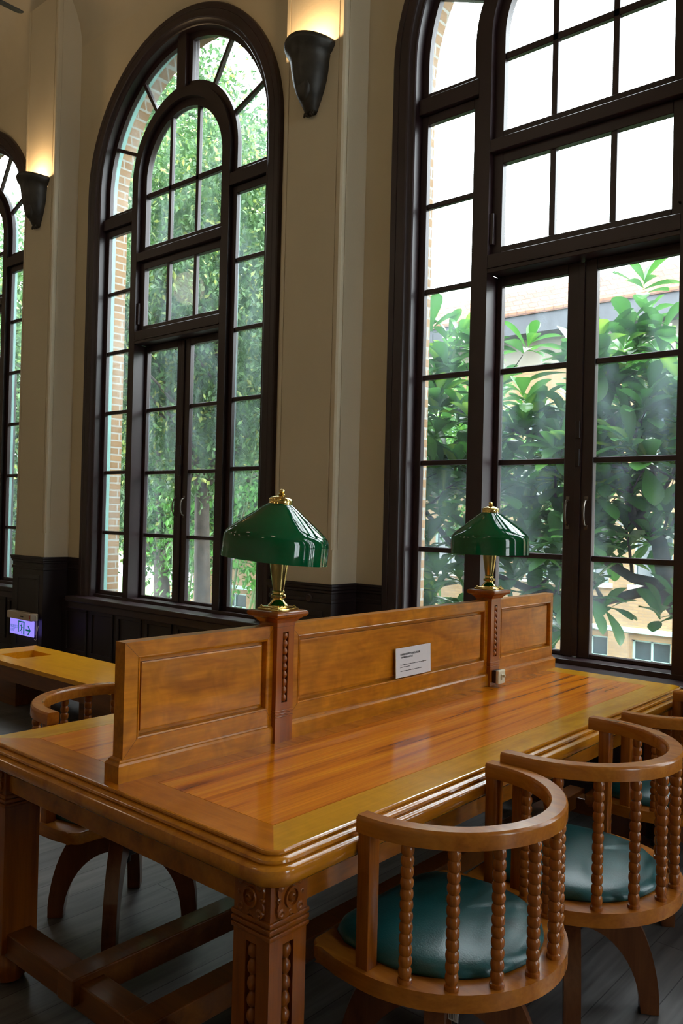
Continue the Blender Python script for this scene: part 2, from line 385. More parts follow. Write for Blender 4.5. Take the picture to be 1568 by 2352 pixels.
bm = B(); box(bm, XL, XR, YF-.15, YF, 0, ZC); tag(obj('wall_front', bm, M['plaster']), kind='structure')
def arched_wall(bm, y0, y1, z0, z1, r, zb, x0, x1, n=40):
    def quad(p): # p: list of (x,z) ccw
        for y in (y0, y1): bm.faces.new([bm.verts.new((x, y, z)) for x, z in p])
    edges = [x0]
    for c in WC: edges += [c-r, c+r]
    edges.append(x1)
    for i in range(0, len(edges), 2): quad([(edges[i], z0), (edges[i+1], z0), (edges[i+1], z1), (edges[i], z1)])
    for c in WC:
        quad([(c-r, z0), (c+r, z0), (c+r, zb), (c-r, zb)])
        P = [(c+r*math.cos(PI*i/n), ZS+r*math.sin(PI*i/n)) for i in range(n+1)]
        for a, b in zip(P, P[1:]): quad([(a[0], a[1]), (a[0], z1), (b[0], z1), (b[0], b[1])])
        loop = [(c-r, zb), (c+r, zb)] + P
        for i in range(len(loop)):
            a, b = loop[i], loop[(i+1) % len(loop)]
            bm.faces.new([bm.verts.new(v) for v in ((a[0], y0, a[1]), (b[0], y0, b[1]), (b[0], y1, b[1]), (a[0], y1, a[1]))])
    bmesh.ops.remove_doubles(bm, verts=bm.verts, dist=1e-5)
    return bm
bm = arched_wall(B(), 4.25, 4.42, 0, ZC, 1.2, .70, XL-.15, XR+.15)
wb = tag(obj('wall_back', bm, M['plaster']), kind='structure')
bm = arched_wall(B(), 4.4202, 4.60, -3.2, ZC+.6, 1.2, .70, XL-.15, XR+.15)
obj('brick_facing', bm, M['reveal_brick'], wb, local=True)
# pilasters with a beaded, stopped corner
tn = 2
for (a, b) in PIL:
    bm = B(); box(bm, a, b, 4.0, 4.25, 0, 1.28)
    poly = [(a, 4.25), (a, 4.05), (a+.004, 4.05), (a+.004, 4.042), (a, 4.042), (a, 4.012), (a+.012, 4.0), (a+.042, 4.0), (a+.042, 4.006), (a+.050, 4.006), (a+.050, 4.0),
            (b-.050, 4.0), (b-.050, 4.006), (b-.042, 4.006), (b-.042, 4.0), (b-.012, 4.0), (b, 4.012), (b, 4.042), (b-.004, 4.042), (b-.004, 4.05), (b, 4.05), (b, 4.25)]
    prism(bm, poly, 1.28, 6.35)
    tag(obj('trim_%d' % tn, bm, M['plaster']), kind='structure'); tn += 1
# wainscot: cap moulding profile (offset from face, z)
CAP = [(0, 0), (.010, 0), (.010, .93), (.016, .935), (.016, .955), (.010, .96), (.010, .992), (.020, 1.0), (.020, 1.012), (.026, 1.020), (.026, 1.036), (.030, 1.042), (.030, 1.055), (0, 1.055)]
for (a, b) in PIL:                                # around each pilaster
    bm = B(); L = []
    for o_, z in CAP:
        L.append([bm.verts.new(v) for v in ((a-o_, 4.25, z), (a-o_, 4.0-o_, z), (b+o_, 4.0-o_, z), (b+o_, 4.25, z))])
    for p, q in zip(L, L[1:]):
        for i in range(3): bm.faces.new((p[i], p[i+1], q[i+1], q[i]))
    bm.faces.new(L[-2]); 
    box(bm, a+.06, b-.06, 3.984, 3.992, .16, .20, .003); box(bm, a+.06, b-.06, 3.984, 3.992, .84, .88, .003)
    box(bm, a+.06, a+.10, 3.984, 3.992, .20, .84, .003); box(bm, b-.10, b-.06, 3.984, 3.992, .20, .84, .003)
    box(bm, a-.022, b+.022, 3.978, 4.0, 0, .12, .004)
    tag(obj('trim_%d' % tn, bm, M['trim_dark']), kind='structure'); tn += 1
ws = []
for i, c in enumerate(WC):                        # strips between pilaster and casing, and panelling below each window
    l = PIL[i][1]; r = PIL[i+1][0] if i+1 < len(PIL) else XR
    bm = B()
    for (p, q) in ((l, c-1.262), (c+1.262, r)):
        if q > p: sweep_x(bm, [(4.25-o_, z) for o_, z in CAP], p, q)
    y = 4.19; box(bm, l, r, y, 4.25, 0, .665)
    npan = 7; w = (r-l-.12)/npan
    if npan and r-l < 4:
        for k in range(npan):
            x0 = l+.06+k*w
            for q in ((x0+.03, x0+w-.03, .56, .60), (x0+.03, x0+w-.03, .17, .21)): box(bm, q[0], q[1], y-.012, y, q[2], q[3], .004)
            for q in ((x0+.03, x0+.06), (x0+w-.06, x0+w-.03)): box(bm, q[0], q[1], y-.012, y, .21, .56, .004)
    box(bm, l, r, y-.02, y, 0, .12, .004)
    tag(obj('trim_%d' % tn, bm, M['trim_dark']), kind='structure'); tn += 1

# ------------------------------------------------------------------ windows
MZ = [1.302, 1.852, 2.398, 2.948, 3.495]          # side-light glazing bars
def bar(bm, x0, x1, z0, z1, y0, y1, bev=.003): box(bm, x0, x1, y0, y1, z0, z1, bev, 1)
def radial(bm, xc, ang, ra, rb, w, y0, y1):
    d = Vector((math.cos(ang), 0, math.sin(ang))); t = Vector((-d.z, 0, d.x)); c = Vector((xc, 0, ZS))
    P = [c+d*ra-t*w/2, c+d*rb-t*w/2, c+d*rb+t*w/2, c+d*ra+t*w/2]
    a = [bm.verts.new((p.x, y0, p.z)) for p in P]; b = [bm.verts.new((p.x, y1, p.z)) for p in P]
    bm.faces.new(a); bm.faces.new(b[::-1])
    for i in range(4): bm.faces.new((a[i], a[(i+1) % 4], b[(i+1) % 4], b[i]))
def pane_quad(bm, x0, x1, z0, z1, y):
    bm.faces.new([bm.verts.new(v) for v in ((x0, y, z0), (x1, y, z0), (x1, y, z1), (x0, y, z1))])
def pane_ring(bm, xc, ri, ro, a0, a1, y, n=24):
    for i in range(n):
        s, t = a0+(a1-a0)*i/n, a0+(a1-a0)*(i+1)/n
        P = [(ri, s), (ro, s), (ro, t), (ri, t)] if ri > 1e-4 else [(0, s), (ro, s), (ro, t)]
        bm.faces.new([bm.verts.new((xc+r*math.cos(a), y, ZS+r*math.sin(a))) for r, a in P])
for wi, c in enumerate(WC):
    W_ = thing('window_%d' % (wi+1), (c, 4.25, .7), kind='structure')
    # casing
    bm = B()
    arch_solid(bm, c, ZS, [(1.262, 4.26), (1.262, 4.214), (1.252, 4.205), (1.215, 4.205), (1.211, 4.209), (1.205, 4.205), (1.150, 4.205), (1.140, 4.211), (1.132, 4.224), (1.120, 4.232), (1.104, 4.232), (1.098, 4.240), (1.094, 4.300), (1.094, 4.36), (1.20, 4.36), (1.20, 4.26)], .712, 56)
    obj('casing', bm, M['trim'], W_, smooth=True, angle=25)
    # sill: two steps
    bm = B()
    l = c-1.30; r = c+1.30
    box(bm, l, r, 4.10, 4.27, .665, .712, .008); box(bm, l+.02, r-.02, 4.125, 4.20, .60, .665, .006)
    obj('sill', bm, M['trim'], W_)
    bm = B(); box(bm, c-1.094, c+1.094, 4.27, 4.44, .700, .738, .003)
    obj('inner_sill', bm, M['trim'], W_)
    # main frame: mullions, inner arch, transoms, upright above the inner arch
    bm = B()
    arch_solid(bm, c, ZS, [(.648, 4.27), (.648, 4.350), (.565, 4.350), (.565, 4.27)], .738, 40)
    for s in (-1, 1): a, b = sorted((c+s*.565, c+s*.606)); box(bm, a, b, 4.350, 4.44, .738, 2.975)
    for z0, z1 in ((2.975, 3.086), (3.700, 3.776)): bar(bm, c-.565, c+.565, z0, z1, 4.27, 4.44)
    box(bm, c-.565, c+.565, 4.262, 4.272, 3.00, 3.012, .002)
    for s in (-1, 1): bar(bm, c+min(s*.648, s*1.094), c+max(s*.648, s*1.094), 4.08, 4.18, 4.27, 4.42)
    bar(bm, c-.055, c+.055, ZS+.64, ZS+1.10, 4.27, 4.42)
    obj('main_frame', bm, M['trim'], W_, smooth=True, angle=25)
    # side lights
    for s in (-1, 1):
        a, b = sorted((c+s*.648, c+s*1.094))
        bm = B(); Y0, Y1 = 4.305, 4.345
        ga, gb = sorted((c+s*.700, c+s*1.045))
        bar(bm, a, ga, .738, 4.08, Y0, Y1); bar(bm, gb, b, .738, 4.08, Y0, Y1)
        bar(bm, ga, gb, .738, .772, Y0, Y1); bar(bm, ga, gb, 4.02, 4.08, Y0, Y1)
        for z in MZ: bar(bm, ga, gb, z-.016, z+.016, 4.315, 4.345)
        sl = obj('side_light', bm, M['trim'], W_)
        bm = B(); pane_quad(bm, ga-.004, gb+.004, .768, 4.024, 4.334); obj('glass', bm, M['glass'], sl)
    # fan light round the inner arch
    bm = B(); Y0, Y1 = 4.305, 4.345
    arch_solid(bm, c, ZS, [(1.094, Y0), (1.094, Y1), (1.045, Y1), (1.045, Y0)], 4.18, 48)
    arch_solid(bm, c, ZS, [(.700, Y0), (.700, Y1), (.648, Y1), (.648, Y0)], 4.18, 40)
    for s in (-1, 1):
        ga, gb = sorted((c+s*.700, c+s*1.045)); bar(bm, ga, gb, 4.18, 4.222, Y0, Y1)
        a, b = sorted((c+s*.055, c+s*.105)); bar(bm, a, b, ZS+.68, ZS+1.05, Y0, Y1)
        for d in (23, 57): radial(bm, c, math.radians(d if s > 0 else 180-d), .69, 1.055, .030, 4.312, 4.345)
    fl = obj('fan_light', bm, M['trim'], W_, smooth=True, angle=25)
    bm = B(); pane_ring(bm, c, .695, 1.05, 0, PI, 4.334, 60)
    for s in (-1, 1):
        ga, gb = sorted((c+s*.695, c+s*1.05)); pane_quad(bm, ga, gb, 4.215, ZS, 4.334)
    obj('glass', bm, M['glass'], fl)
    # arched middle sash
    bm = B(); Y0, Y1 = 4.315, 4.365
    arch_solid(bm, c, ZS, [(.565, Y0), (.565, Y1), (.500, Y1), (.500, Y0)], 3.776, 36)
    bar(bm, c-.50, c+.50, 3.776, 3.832, Y0, Y1)
    bar(bm, c-.50, c+.50, 4.264, 4.306, 4.325, 4.36)
    for x in (-.180, .180): bar(bm, c+x-.018, c+x+.018, 3.83, ZS+.475, 4.325, 4.36)
    sa = obj('arched_sash', bm, M['trim'], W_, smooth=True, angle=25)
    bm = B(); pane_ring(bm, c, 0, .505, 0, PI, 4.350, 36); pane_quad(bm, c-.505, c+.505, 3.826, ZS, 4.350)
    obj('glass', bm, M['glass'], sa)
    # hopper sash
    bm = B()
    bar(bm, c-.565, c-.500, 3.086, 3.700, Y0, Y1); bar(bm, c+.500, c+.565, 3.086, 3.700, Y0, Y1)
    bar(bm, c-.50, c+.50, 3.086, 3.136, Y0, Y1); bar(bm, c-.50, c+.50, 3.634, 3.700, Y0, Y1)
    for x in (-.180, .180): bar(bm, c+x-.018, c+x+.018, 3.13, 3.64, 4.325, 4.36)
    box(bm, c-.566, c-.540, 4.288, 4.316, 3.15, 3.34, .004); box(bm, c+.540, c+.566, 4.288, 4.316, 3.15, 3.34, .004)
    sh = obj('hopper_sash', bm, M['trim'], W_)
    bm = B(); pane_quad(bm, c-.505, c+.505, 3.13, 3.64, 4.350); obj('glass', bm, M['glass'], sh)
    # casements
    for s in (-1, 1):
        Y0, Y1 = 4.388, 4.432
        xo, xi, go, gi = s*.565, s*.012-.014, s*.528, (-.100 if s < 0 else .074)
        a, b = sorted((c+xo, c+go)); ga, gb = sorted((c+go, c+gi)); p, q = sorted((c+gi, c+xi))
        bm = B(); bar(bm, a, b, .738, 2.975, Y0, Y1); bar(bm, p, q, .738, 2.975, Y0, Y1)
        bar(bm, ga, gb, .738, .762, Y0, Y1); bar(bm, ga, gb, 2.918, 2.975, Y0, Y1)
        for z in (1.295, 1.848, 2.402): bar(bm, ga, gb, z-.016, z+.016, 4.398, 4.43)
        if s > 0: box(bm, c-.030, c+.006, 4.376, 4.390, .745, 2.965, .004)
        cs = obj('casement_sash', bm, M['trim'], W_)
        bm = B(); pane_quad(bm, ga-.004, gb+.004, .758, 2.924, 4.418); obj('glass', bm, M['glass'], cs)
        hx = c+(-.070 if s < 0 else .040)
        bm = B(); tube(bm, [(hx, 4.390, 1.475), (hx, 4.365, 1.485), (hx, 4.352, 1.515), (hx, 4.350, 1.55), (hx, 4.352, 1.585), (hx, 4.365, 1.615), (hx, 4.390, 1.625)], .006, 8)
        for z in (1.470, 1.630): box(bm, hx-.011, hx+.011, 4.382, 4.390, z-.012, z+.012, .002)
        obj('handle', bm, M['handle'], cs, smooth=True).__setitem__('label', 'silvery bow handle')
    bm = B()
    for x, z in ((c-.012, 2.02), (c-.012, 1.86)): box(bm, x-.014, x+.014, 4.362, 4.376, z-.05, z+.05, .004)
    obj('latch_plate', bm, M['trim_dark'], W_)
    # outer teal frame
    bm = B()
    arch_solid(bm, c, ZS, [(1.20, 4.362), (1.20, 4.445), (1.150, 4.445), (1.130, 4.362)], .70, 48)
    arch_solid(bm, c, ZS, [(.648, 4.352), (.640, 4.40), (.608, 4.40), (.608, 4.352)], .738, 40)
    obj('outer_frame', bm, M['teal'], W_, smooth=True, angle=25)
    bm = B(); box(bm, c-1.20, c+1.20, 4.44, 4.68, .60, .700, .006); obj('outer_sill', bm, M['stone'], W_)

# ------------------------------------------------------------------ reading table
TX, TY, HX, HY = -1.912, 2.57, .647, 1.300
T = thing('reading_table', (TX, TY, 0), label='long honey-coloured wooden reading table with a panelled divider and two green lamps on it', cat='table')
def rrect(hx, hy, r, n=8):
    out = []
    for cx, cy, a in ((hx-r, hy-r, 0), (-hx+r, hy-r, PI/2), (-hx+r, -hy+r, PI), (hx-r, -hy+r, 3*PI/2)):
        for i in range(n+1):
            t = a+PI/2*i/n; out.append((TX+cx+r*math.cos(t), TY+cy+r*math.sin(t)))
    return out
prof = [(-.05, .7555), (0, .7555), (0, .760), (.0035, .7592), (.0062, .7562), (.0064, .7525), (.0040, .7495), (.0085, .7492), (.0155, .7480), (.0205, .7445), (.0222, .7390), (.0190, .7345), (.0240, .7342), (.0310, .7328), (.037, .728), (.0398, .719), (.0395, .709), (.037, .700), (.031, .692), (.022, .687), (.010, .685), (-.05, .685)]
bm = B(); rings = []
for o_, z in prof:
    rc = max(.034+o_, .005)
    rings.append([bm.verts.new((x, y, z)) for x, y in rrect(HX+o_, HY+o_, rc)])
for a, b in zip(rings, rings[1:]):
    n = len(a)
    for i in range(n): bm.faces.new((a[i], a[(i+1) % n], b[(i+1) % n], b[i]))
bm.faces.new(rings[0]); bm.faces.new(rings[-1][::-1])
obj('edge_moulding', bm, M['mould_y'], T, smooth=True, angle=28)
# top boards: four mitred border boards, middle strip, two inlaid panels
R = rrect(HX, HY, .034, 8); n = 9
cor = [R[i*n:(i+1)*n] for i in range(4)]          # NE, NW, SW, SE corner arcs
BX0, BX1, BY0, BY1 = TX-.533, TX+.533, 1.381, 3.759
def board(name, poly, mat): obj(name, prism(B(), poly, .7556, .7602), mat, T)
board('border_board', [(BX1, BY0), *cor[3][4:], *cor[0][:5], (BX1, BY1)], M['border_y'])
board('border_board', [(BX1, BY1), *cor[0][4:], *cor[1][:5], (BX0, BY1)], M['border_y'])
board('border_board', [(BX0, BY1), *cor[1][4:], *cor[2][:5], (BX0, BY0)], M['border_y'])
board('border_board', [(BX0, BY0), *cor[2][4:], *cor[3][:5], (BX1, BY0)], M['border_x'])
board('middle_board', [(-2.000, BY0), (-1.824, BY0), (-1.824, BY1), (-2.000, BY1)], M['border_x'])
board('top_panel', [(-1.8225, BY0+.0015), (BX1-.0015, BY0+.0015), (BX1-.0015, BY1-.0015), (-1.8225, BY1-.0015)], M['top_panel'])
board('top_panel', [(BX0+.0015, BY0+.0015), (-2.0015, BY0+.0015), (-2.0015, BY1-.0015), (BX0+.0015, BY1-.0015)], M['top_panel'])
obj('joint_line', box(B(), BX0-.001, BX1+.001, BY0-.001, BY1+.001, .7550, .7570), M['joint_dark'], T)
# aprons
LX0, LX1, LY0, LY1 = -2.554, -1.270, 1.270, 3.870
for x0, x1 in ((LX1-.045, LX1-.012), (LX0+.012, LX0+.045)): obj('apron', box(B(), x0, x1, LY0+.10, LY1-.10, .612, .686, .002), M['apron'], T)
for y0, y1 in ((LY0+.012, LY0+.045), (LY1-.045, LY1-.012)): obj('apron', box(B(), LX0+.10, LX1-.10, y0, y1, .612, .686, .002), M['apron'], T)
# legs
def slotted(bm, x0, x1, y0, y1, z0, z1, s0, s1, sw, dep, br, nb):
    """square shaft with a sunk slot on each face holding a row of beads"""
    w = x1-x0; st = (w-sw)/2
    box(bm, x0, x1, y0, y1, s1, z1); box(bm, x0, x1, y0, y1, z0, s0)
    for a, b in ((x0, x0+st), (x1-st, x1)):
        for c_, d in ((y0, y0+st), (y1-st, y1)): box(bm, a, b, c_, d, s0, s1)
    box(bm, x0+dep, x1-dep, y0+dep, y1-dep, s0, s1)
    return bm
def bead_strips(x0, x1, y0, y1, s0, s1, br, nb, dep, mat, parent, faces=(0, 1, 2, 3)):
    cx, cy = (x0+x1)/2, (y0+y1)/2; h = (s1-s0)/nb
    for fi, (px, py) in enumerate(((x1-dep, cy), (x0+dep, cy), (cx, y0+dep), (cx, y1-dep))):
        if fi not in faces: continue
        bm = B(); pr = []
        for k in range(nb):
            for q in range(6): t = PI*(q+.25)/6.5; pr.append((br*max(.28, math.sin(t)), h*(k+.5)-h/2*math.cos(t)))
        lathe(bm, pr, (px, py, s0), 12); obj('bead_strip', bm, mat, parent, smooth=True, angle=80)
def ridges(bm, x0, x1, y0, y1, z0, z1, n, out=.004):
    h = (z1-z0)/n
    for k in range(n): box(bm, x0-out, x1+out, y0-out, y1+out, z0+h*k+.002, z0+h*(k+1)-.001, .0035, 2)
def rosette(bm, o, ax, az, nrm, s):
    """carved block ornament: central boss in a ring with four scrolled lobes"""
    o, ax, az, nrm = map(Vector, (o, ax, az, nrm))
    def P(a, b, d): return o+ax*a*s+az*b*s+nrm*d*s*1.7
    def ring(ca, cb, ra, rb, h, w):
        rings = []
        for i in range(20):
            t = 2*PI*i/20; c0 = Vector((math.cos(t), math.sin(t)))
            rr = [(1, 0), (.9, h), (.72, h), (.6, 0)]
            rings.append([bm.verts.new(P(ca+ra*k*c0.x, cb+rb*k*c0.y, hh)) for k, hh in rr])
        for i in range(20):
            a, b = rings[i], rings[(i+1) % 20]
            for k in range(3): bm.faces.new((a[k], b[k], b[k+1], a[k+1]))
    ring(0, 0, .24, .27, .07, .1)
    for (ca, cb, r, h) in ((0, 0, .12, .09), (-.3, .3, .13, .05), (.3, .3, .13, .05), (-.3, -.3, .13, .05), (.3, -.3, .13, .05), (0, .34, .09, .04), (0, -.34, .09, .04), (-.36, 0, .08, .04), (.36, 0, .08, .04)):
        N = 10; prev = None
        for kk, (q, hh) in enumerate(((1, 0), (.85, h*.8), (.5, h), (.2, h*.6))):
            cur = [bm.verts.new(P(ca+r*q*math.cos(2*PI*i/N), cb+r*q*math.sin(2*PI*i/N), hh)) for i in range(N)]
            if prev:
                for i in range(N): bm.faces.new((prev[i], prev[(i+1) % N], cur[(i+1) % N], cur[i]))
            prev = cur
        bm.faces.new(prev)
    # scalloped plate behind
    pl = []
    for i in range(48):
        t = 2*PI*i/48; r = .46*(1+.13*math.cos(4*t+PI)-.05*math.cos(8*t)); pl.append((r*math.cos(t), r*math.sin(t)*1.05))
    a = [bm.verts.new(P(x, y, -.01)) for x, y in pl]; b = [bm.verts.new(P(x*.96, y*.96, .035)) for x, y in pl]
    for i in range(48): bm.faces.new((a[i], a[(i+1) % 48], b[(i+1) % 48], b[i]))
    bm.faces.new(b)
for ix, (x0, x1) in enumerate(((LX0, LX0+.116), (LX1-.116, LX1))):
    for iy, (y0, y1) in enumerate(((LY0, LY0+.116), (LY1-.116, LY1))):
        bm = B(); slotted(bm, x0, x1, y0, y1, .11, .686, .215, .545, .034, .013, .015, 8)
        ridges(bm, x0, x1, y0, y1, .562, .606, 3, .0055)
        st = .041; a, b = (x1-.013, x1) if ix == 0 else (x0, x0+.013); box(bm, a, b, y0+st, y1-st, .215, .545)
        a, b = (y1-.013, y1) if iy == 0 else (y0, y0+.013); box(bm, x0+st, x1-st, a, b, .215, .545)
        lathe(bm, [(.030, 0), (.046, .006), (.056, .03), (.058, .05), (.052, .075), (.040, .09), (.046, .10), (.050, .115)], ((x0+x1)/2, (y0+y1)/2, 0), 20)
        lg = obj('leg', bm, M['leg'], T, smooth=True, angle=28)
        bead_strips(x0, x1, y0, y1, .217, .543, .0145, 9, .010, M['leg'], lg, (1 if ix == 0 else 0, 2 if iy == 0 else 3))
        bm = B(); cx, cy = (x0+x1)/2, (y0+y1)/2
        rosette(bm, (x1, cy, .648), (0, 1, 0), (0, 0, 1), (1, 0, 0), .098) if ix == 1 else None; rosette(bm, (cx, y0 if iy == 0 else y1, .648), (1, 0, 0), (0, 0, 1), (0, -1 if iy == 0 else 1, 0), .098)
        if ix == 0: rosette(bm, (x0, cy, .648), (0, 1, 0), (0, 0, 1), (-1, 0, 0), .098)
        obj('carved_rosette', bm, M['leg'], lg, smooth=True, angle=50)
for y0 in (LY0+.018, LY1-.098): obj('stretcher', box(B(), LX0+.10, LX1-.10, y0, y0+.080, .095, .170, .004), M['stretcher'], T)
for x0 in (-2.110, -1.794): obj('stretcher', box(B(), x0, x0+.080, LY0-.004, LY1+.004, .115, .190, .004), M['stretcher'], T)
# divider on the table top
def divider(y0, y1, plinth0, plinth1):
    xa, xb, z0, z1 = -1.935, -1.890, .820, 1.137
    oy0, oy1, oz0, oz1 = y0+.047, y1-.030, .873, 1.092
    if y0 < 1.5: pass
    fr = thing_part = None
    bm = B()
    box(bm, xa, xb, y0, y1, oz1, z1); box(bm, xa, xb, y0, y1, z0, oz0); box(bm, xa, xb, y0, oy0, oz0, oz1); box(bm, xa, xb, oy1, y1, oz0, oz1)
    bmesh.ops.remove_doubles(bm, verts=bm.verts, dist=1e-5)
    d = obj('divider_frame', bm, M['screen'], T)
    bm = B()     # small bevelled moulding around the opening, both sides
    for xs, s in ((xb, -1), (xa, 1)):
        P = lambda i, x: [bm.verts.new(v) for v in ((x, oy0+i, oz0+i), (x, oy1-i, oz0+i), (x, oy1-i, oz1-i), (x, oy0+i, oz1-i))]
        L = [P(-.004, xs), P(-.002, xs-s*.0025), P(.002, xs-s*.0005), P(.003, xs+s*.005), P(.0045, xs+s*.0185)]
        for a, b in zip(L, L[1:]):
            for i in range(4): bm.faces.new((a[i], a[(i+1) % 4], b[(i+1) % 4], b[i]))
    obj('opening_moulding', bm, M['screen'], d)
    bm = B()     # raised and fielded panel
    for xs, s in ((xb, -1), (xa, 1)):
        P = lambda i, x: [bm.verts.new(v) for v in ((x, oy0+i, oz0+i), (x, oy1-i, oz0+i), (x, oy1-i, oz1-i), (x, oy0+i, oz1-i))]
        L = [P(.0, xs+s*.0185), P(.014, xs+s*.0185), P(.0145, xs+s*.0095), P(.018, xs+s*.0085)]
        for a, b in zip(L, L[1:]):
            for i in range(4): bm.faces.new((a[i], a[(i+1) % 4], b[(i+1) % 4], b[i]))
        bm.faces.new(L[-1])
    obj('raised_panel', bm, M['screen'], d)
    for cy, cz, ey, ez in ((y0, z1, oy0, oz1), (y1, z1, oy1, oz1), (y0, z0, oy0, oz0), (y1, z0, oy1, oz0)):
        d_ = Vector((0, ey-cy, ez-cz)).normalized(); t_ = Vector((0, -d_.z, d_.y)); bm = B()
        prism_dir(bm, [(0, -.0004), ((Vector((0, ey-cy, ez-cz))).length, -.0004), ((Vector((0, ey-cy, ez-cz))).length, .0004), (0, .0004)], (xb+.0001, cy, cz), d_, t_, (1, 0, 0), .0004)
        obj('mitre_joint', bm, M['joint_dark'], d)
    bm = B()
    bm2 = B()
    sec = [(.000, .7602), (.000, .806), (.004, .812), (.008, .814), (.009, .819), (.016, .822), (.020, .826)]
    rings = [[bm2.verts.new(v) for v in ((-1.882-o_, plinth0+o_, z), (-1.882-o_, plinth1-(o_ if plinth1 > 3.5 else 0), z), (-1.948+o_*.6, plinth1-(o_ if plinth1 > 3.5 else 0), z), (-1.948+o_*.6, plinth0+(o_ if plinth0 < 1.5 else 0), z))] for o_, z in sec]
    for rr in rings:
        if plinth0 > 1.5: rr[0].co.y = plinth0
    for a, b in zip(rings, rings[1:]):
        for i in range(4): bm2.faces.new((a[i], a[(i+1) % 4], b[(i+1) % 4], b[i]))
    bm2.faces.new(rings[0][::-1]); bm2.faces.new(rings[-1]); bm.free()
    obj('divider_plinth', bm2, M['screen'], T)
divider(1.312, 1.876, 1.295, 1.874)
divider(1.946, 3.210, 1.947, 3.212)
divider(3.282, 3.839, 3.282, 3.862)
POSTS = (1.911, 3.246)
for py in POSTS:
    x0, x1, y0, y1 = -1.950, -1.872, py-.039, py+.039
    bm = B(); slotted(bm, x0, x1, y0, y1, .7602, 1.140, .888, 1.116, .026, .010, .01, 9)
    ridges(bm, x0, x1, y0, y1, .838, .866, 3, .003)
    po = obj('divider_post', bm, M['post'], T, smooth=True, angle=28)
    bead_strips(x0, x1, y0, y1, .889, 1.115, .0115, 9, .007, M['post'], po)
    bm = B(); cx = (x0+x1)/2; L = []
    for h, z in ((.037, 1.132), (.041, 1.134), (.041, 1.146), (.046, 1.149), (.048, 1.153), (.056, 1.160), (.060, 1.163), (.066, 1.165), (.070, 1.169), (.0715, 1.175), (.070, 1.181), (.066, 1.184)):
        L.append([bm.verts.new((cx+a*h, py+b*h, z)) for a, b in ((-1, -1), (1, -1), (1, 1), (-1, 1))])
    for a, b in zip(L, L[1:]):
        for i in range(4): bm.faces.new((a[i], a[(i+1) % 4], b[(i+1) % 4], b[i]))
    bm.faces.new(L[0][::-1]); bm.faces.new(L[-1])
    obj('post_capital', bm, M['post'], po, smooth=True, angle=40)

# ------------------------------------------------------------------ things on the table
def lamp(py, tilt, label, k=1.0):
    g = 'green glass lamps on the divider posts'
    L = thing('desk_lamp', (-1.911, py, 1.184), label=label, cat='lamp', group=g)
    bm = B(); box(bm, -.048, .048, -.048, .048, 0, .008, .002); box(bm, -.043, .043, -.043, .043, .008, .013, .003)
    for a in (-1, 1):
        for b in (-1, 1): sphere(bm, (a*.038, b*.038, .013), .004, n=8, m=4)
    obj('base_plate', bm, M['brass'], L, smooth=True, local=True)
    pr = [(.034, .012), (.034, .016), (.030, .020), (.024, .026), (.019, .034), (.018, .037), (.024, .039), (.025, .041), (.025, .049), (.023, .051), (.019, .052), (.0185, .056), (.0205, .057), (.0205, .061), (.018, .063), (.0185, .068), (.031, .155), (.031, .172), (.026, .18), (.010, .182), (.010, .32)]
    obj('stem', lathe(B(), pr, n=32, cap=False), M['brass'], L, smooth=True, local=True, angle=40)
    R_ = Matrix.Rotation(math.radians(tilt), 4, Vector((-math.sin(YAW), math.cos(YAW), 0)))
    Tm = Matrix.Translation((0, 0, .345)) @ R_ @ Matrix.Translation((0, 0, -.345))
    sh = [(.037, .348), (.060, .332), (.100, .301), (.140, .270), (.160, .252), (.168, .243), (.172, .233), (.1735, .222), (.1745, .160)]
    full = sh + [(r-.004, z) for r, z in sh[::-1][:1]] + [(r-.0045, z-.003) for r, z in sh[::-1][1:]]
    bm = B(); lathe(bm, full, n=64, cap=False); bmesh.ops.transform(bm, matrix=Tm, verts=bm.verts)
    obj('shade', bm, M['shade'], L, smooth=True, local=True, angle=60)
    cp = [(.040, .344), (.040, .347), (.0385, .349), (.0385, .357), (.040, .358), (.039, .362), (.034, .366), (.024, .371), (.015, .373), (.010, .375), (.012, .378), (.009, .380), (.0065, .381), (.010, .385), (.0095, .390), (.005, .394), (0, .395)]
    bm = B(); lathe(bm, cp, n=32); bmesh.ops.transform(bm, matrix=Tm, verts=bm.verts)
    obj('finial_cap', bm, M['brass'], L, smooth=True, local=True, angle=40)
    return L
lamp(POSTS[0], 5.0, 'nearer green glass desk lamp with tilted shade, on the left divider post')
lamp(POSTS[1], 0, 'farther green glass desk lamp with level shade, on the right divider post by the window')
SG = thing('notice_card', (-1.880, 2.638, .882), label='small white acrylic notice with black printed lines leaning on the middle divider panel', cat='sign')
bm = B(); box(bm, -.003, .001, -.116, .116, 0, .113, .0008); 
bmesh.ops.rotate(bm, verts=bm.verts, cent=(0, 0, 0), matrix=Matrix.Rotation(math.radians(-2), 3, 'Y'))
obj('card', bm, M['white'], SG, local=True)
def sgw(a, b, d):
    v = Matrix.Rotation(math.radians(-2), 3, 'Y') @ Vector((.0013+d, a, b)); return v
bm = B()
for s, sz, a, b in (('復刻總圖書館閱覽室 閱覽桌椅說明', .0085, -.088, .084), ('依據 總圖舊照 仿製完成', .0075, -.086, .073), ('These reading desks and chairs are made in cooperation according to old', .0058, -.088, .046), ('pictures of the main library.', .0058, -.088, .037), ('The restoration follows the library reading rooms and archive records', .0050, -.088, .022)):
    join(bm, text_bm(s, sz, a, b, sgw))
obj('printing', bm, M['ink'], SG, local=True)
LS = thing('light_switch', (-1.872, 3.250, .800), label='ivory toggle switch box on the foot of the right divider post', cat='switch')
bm = B(); box(bm, 0.0002, .020, -.026, .026, -.028, .028, .003); obj('back_box', bm, M['black'], LS, local=True)
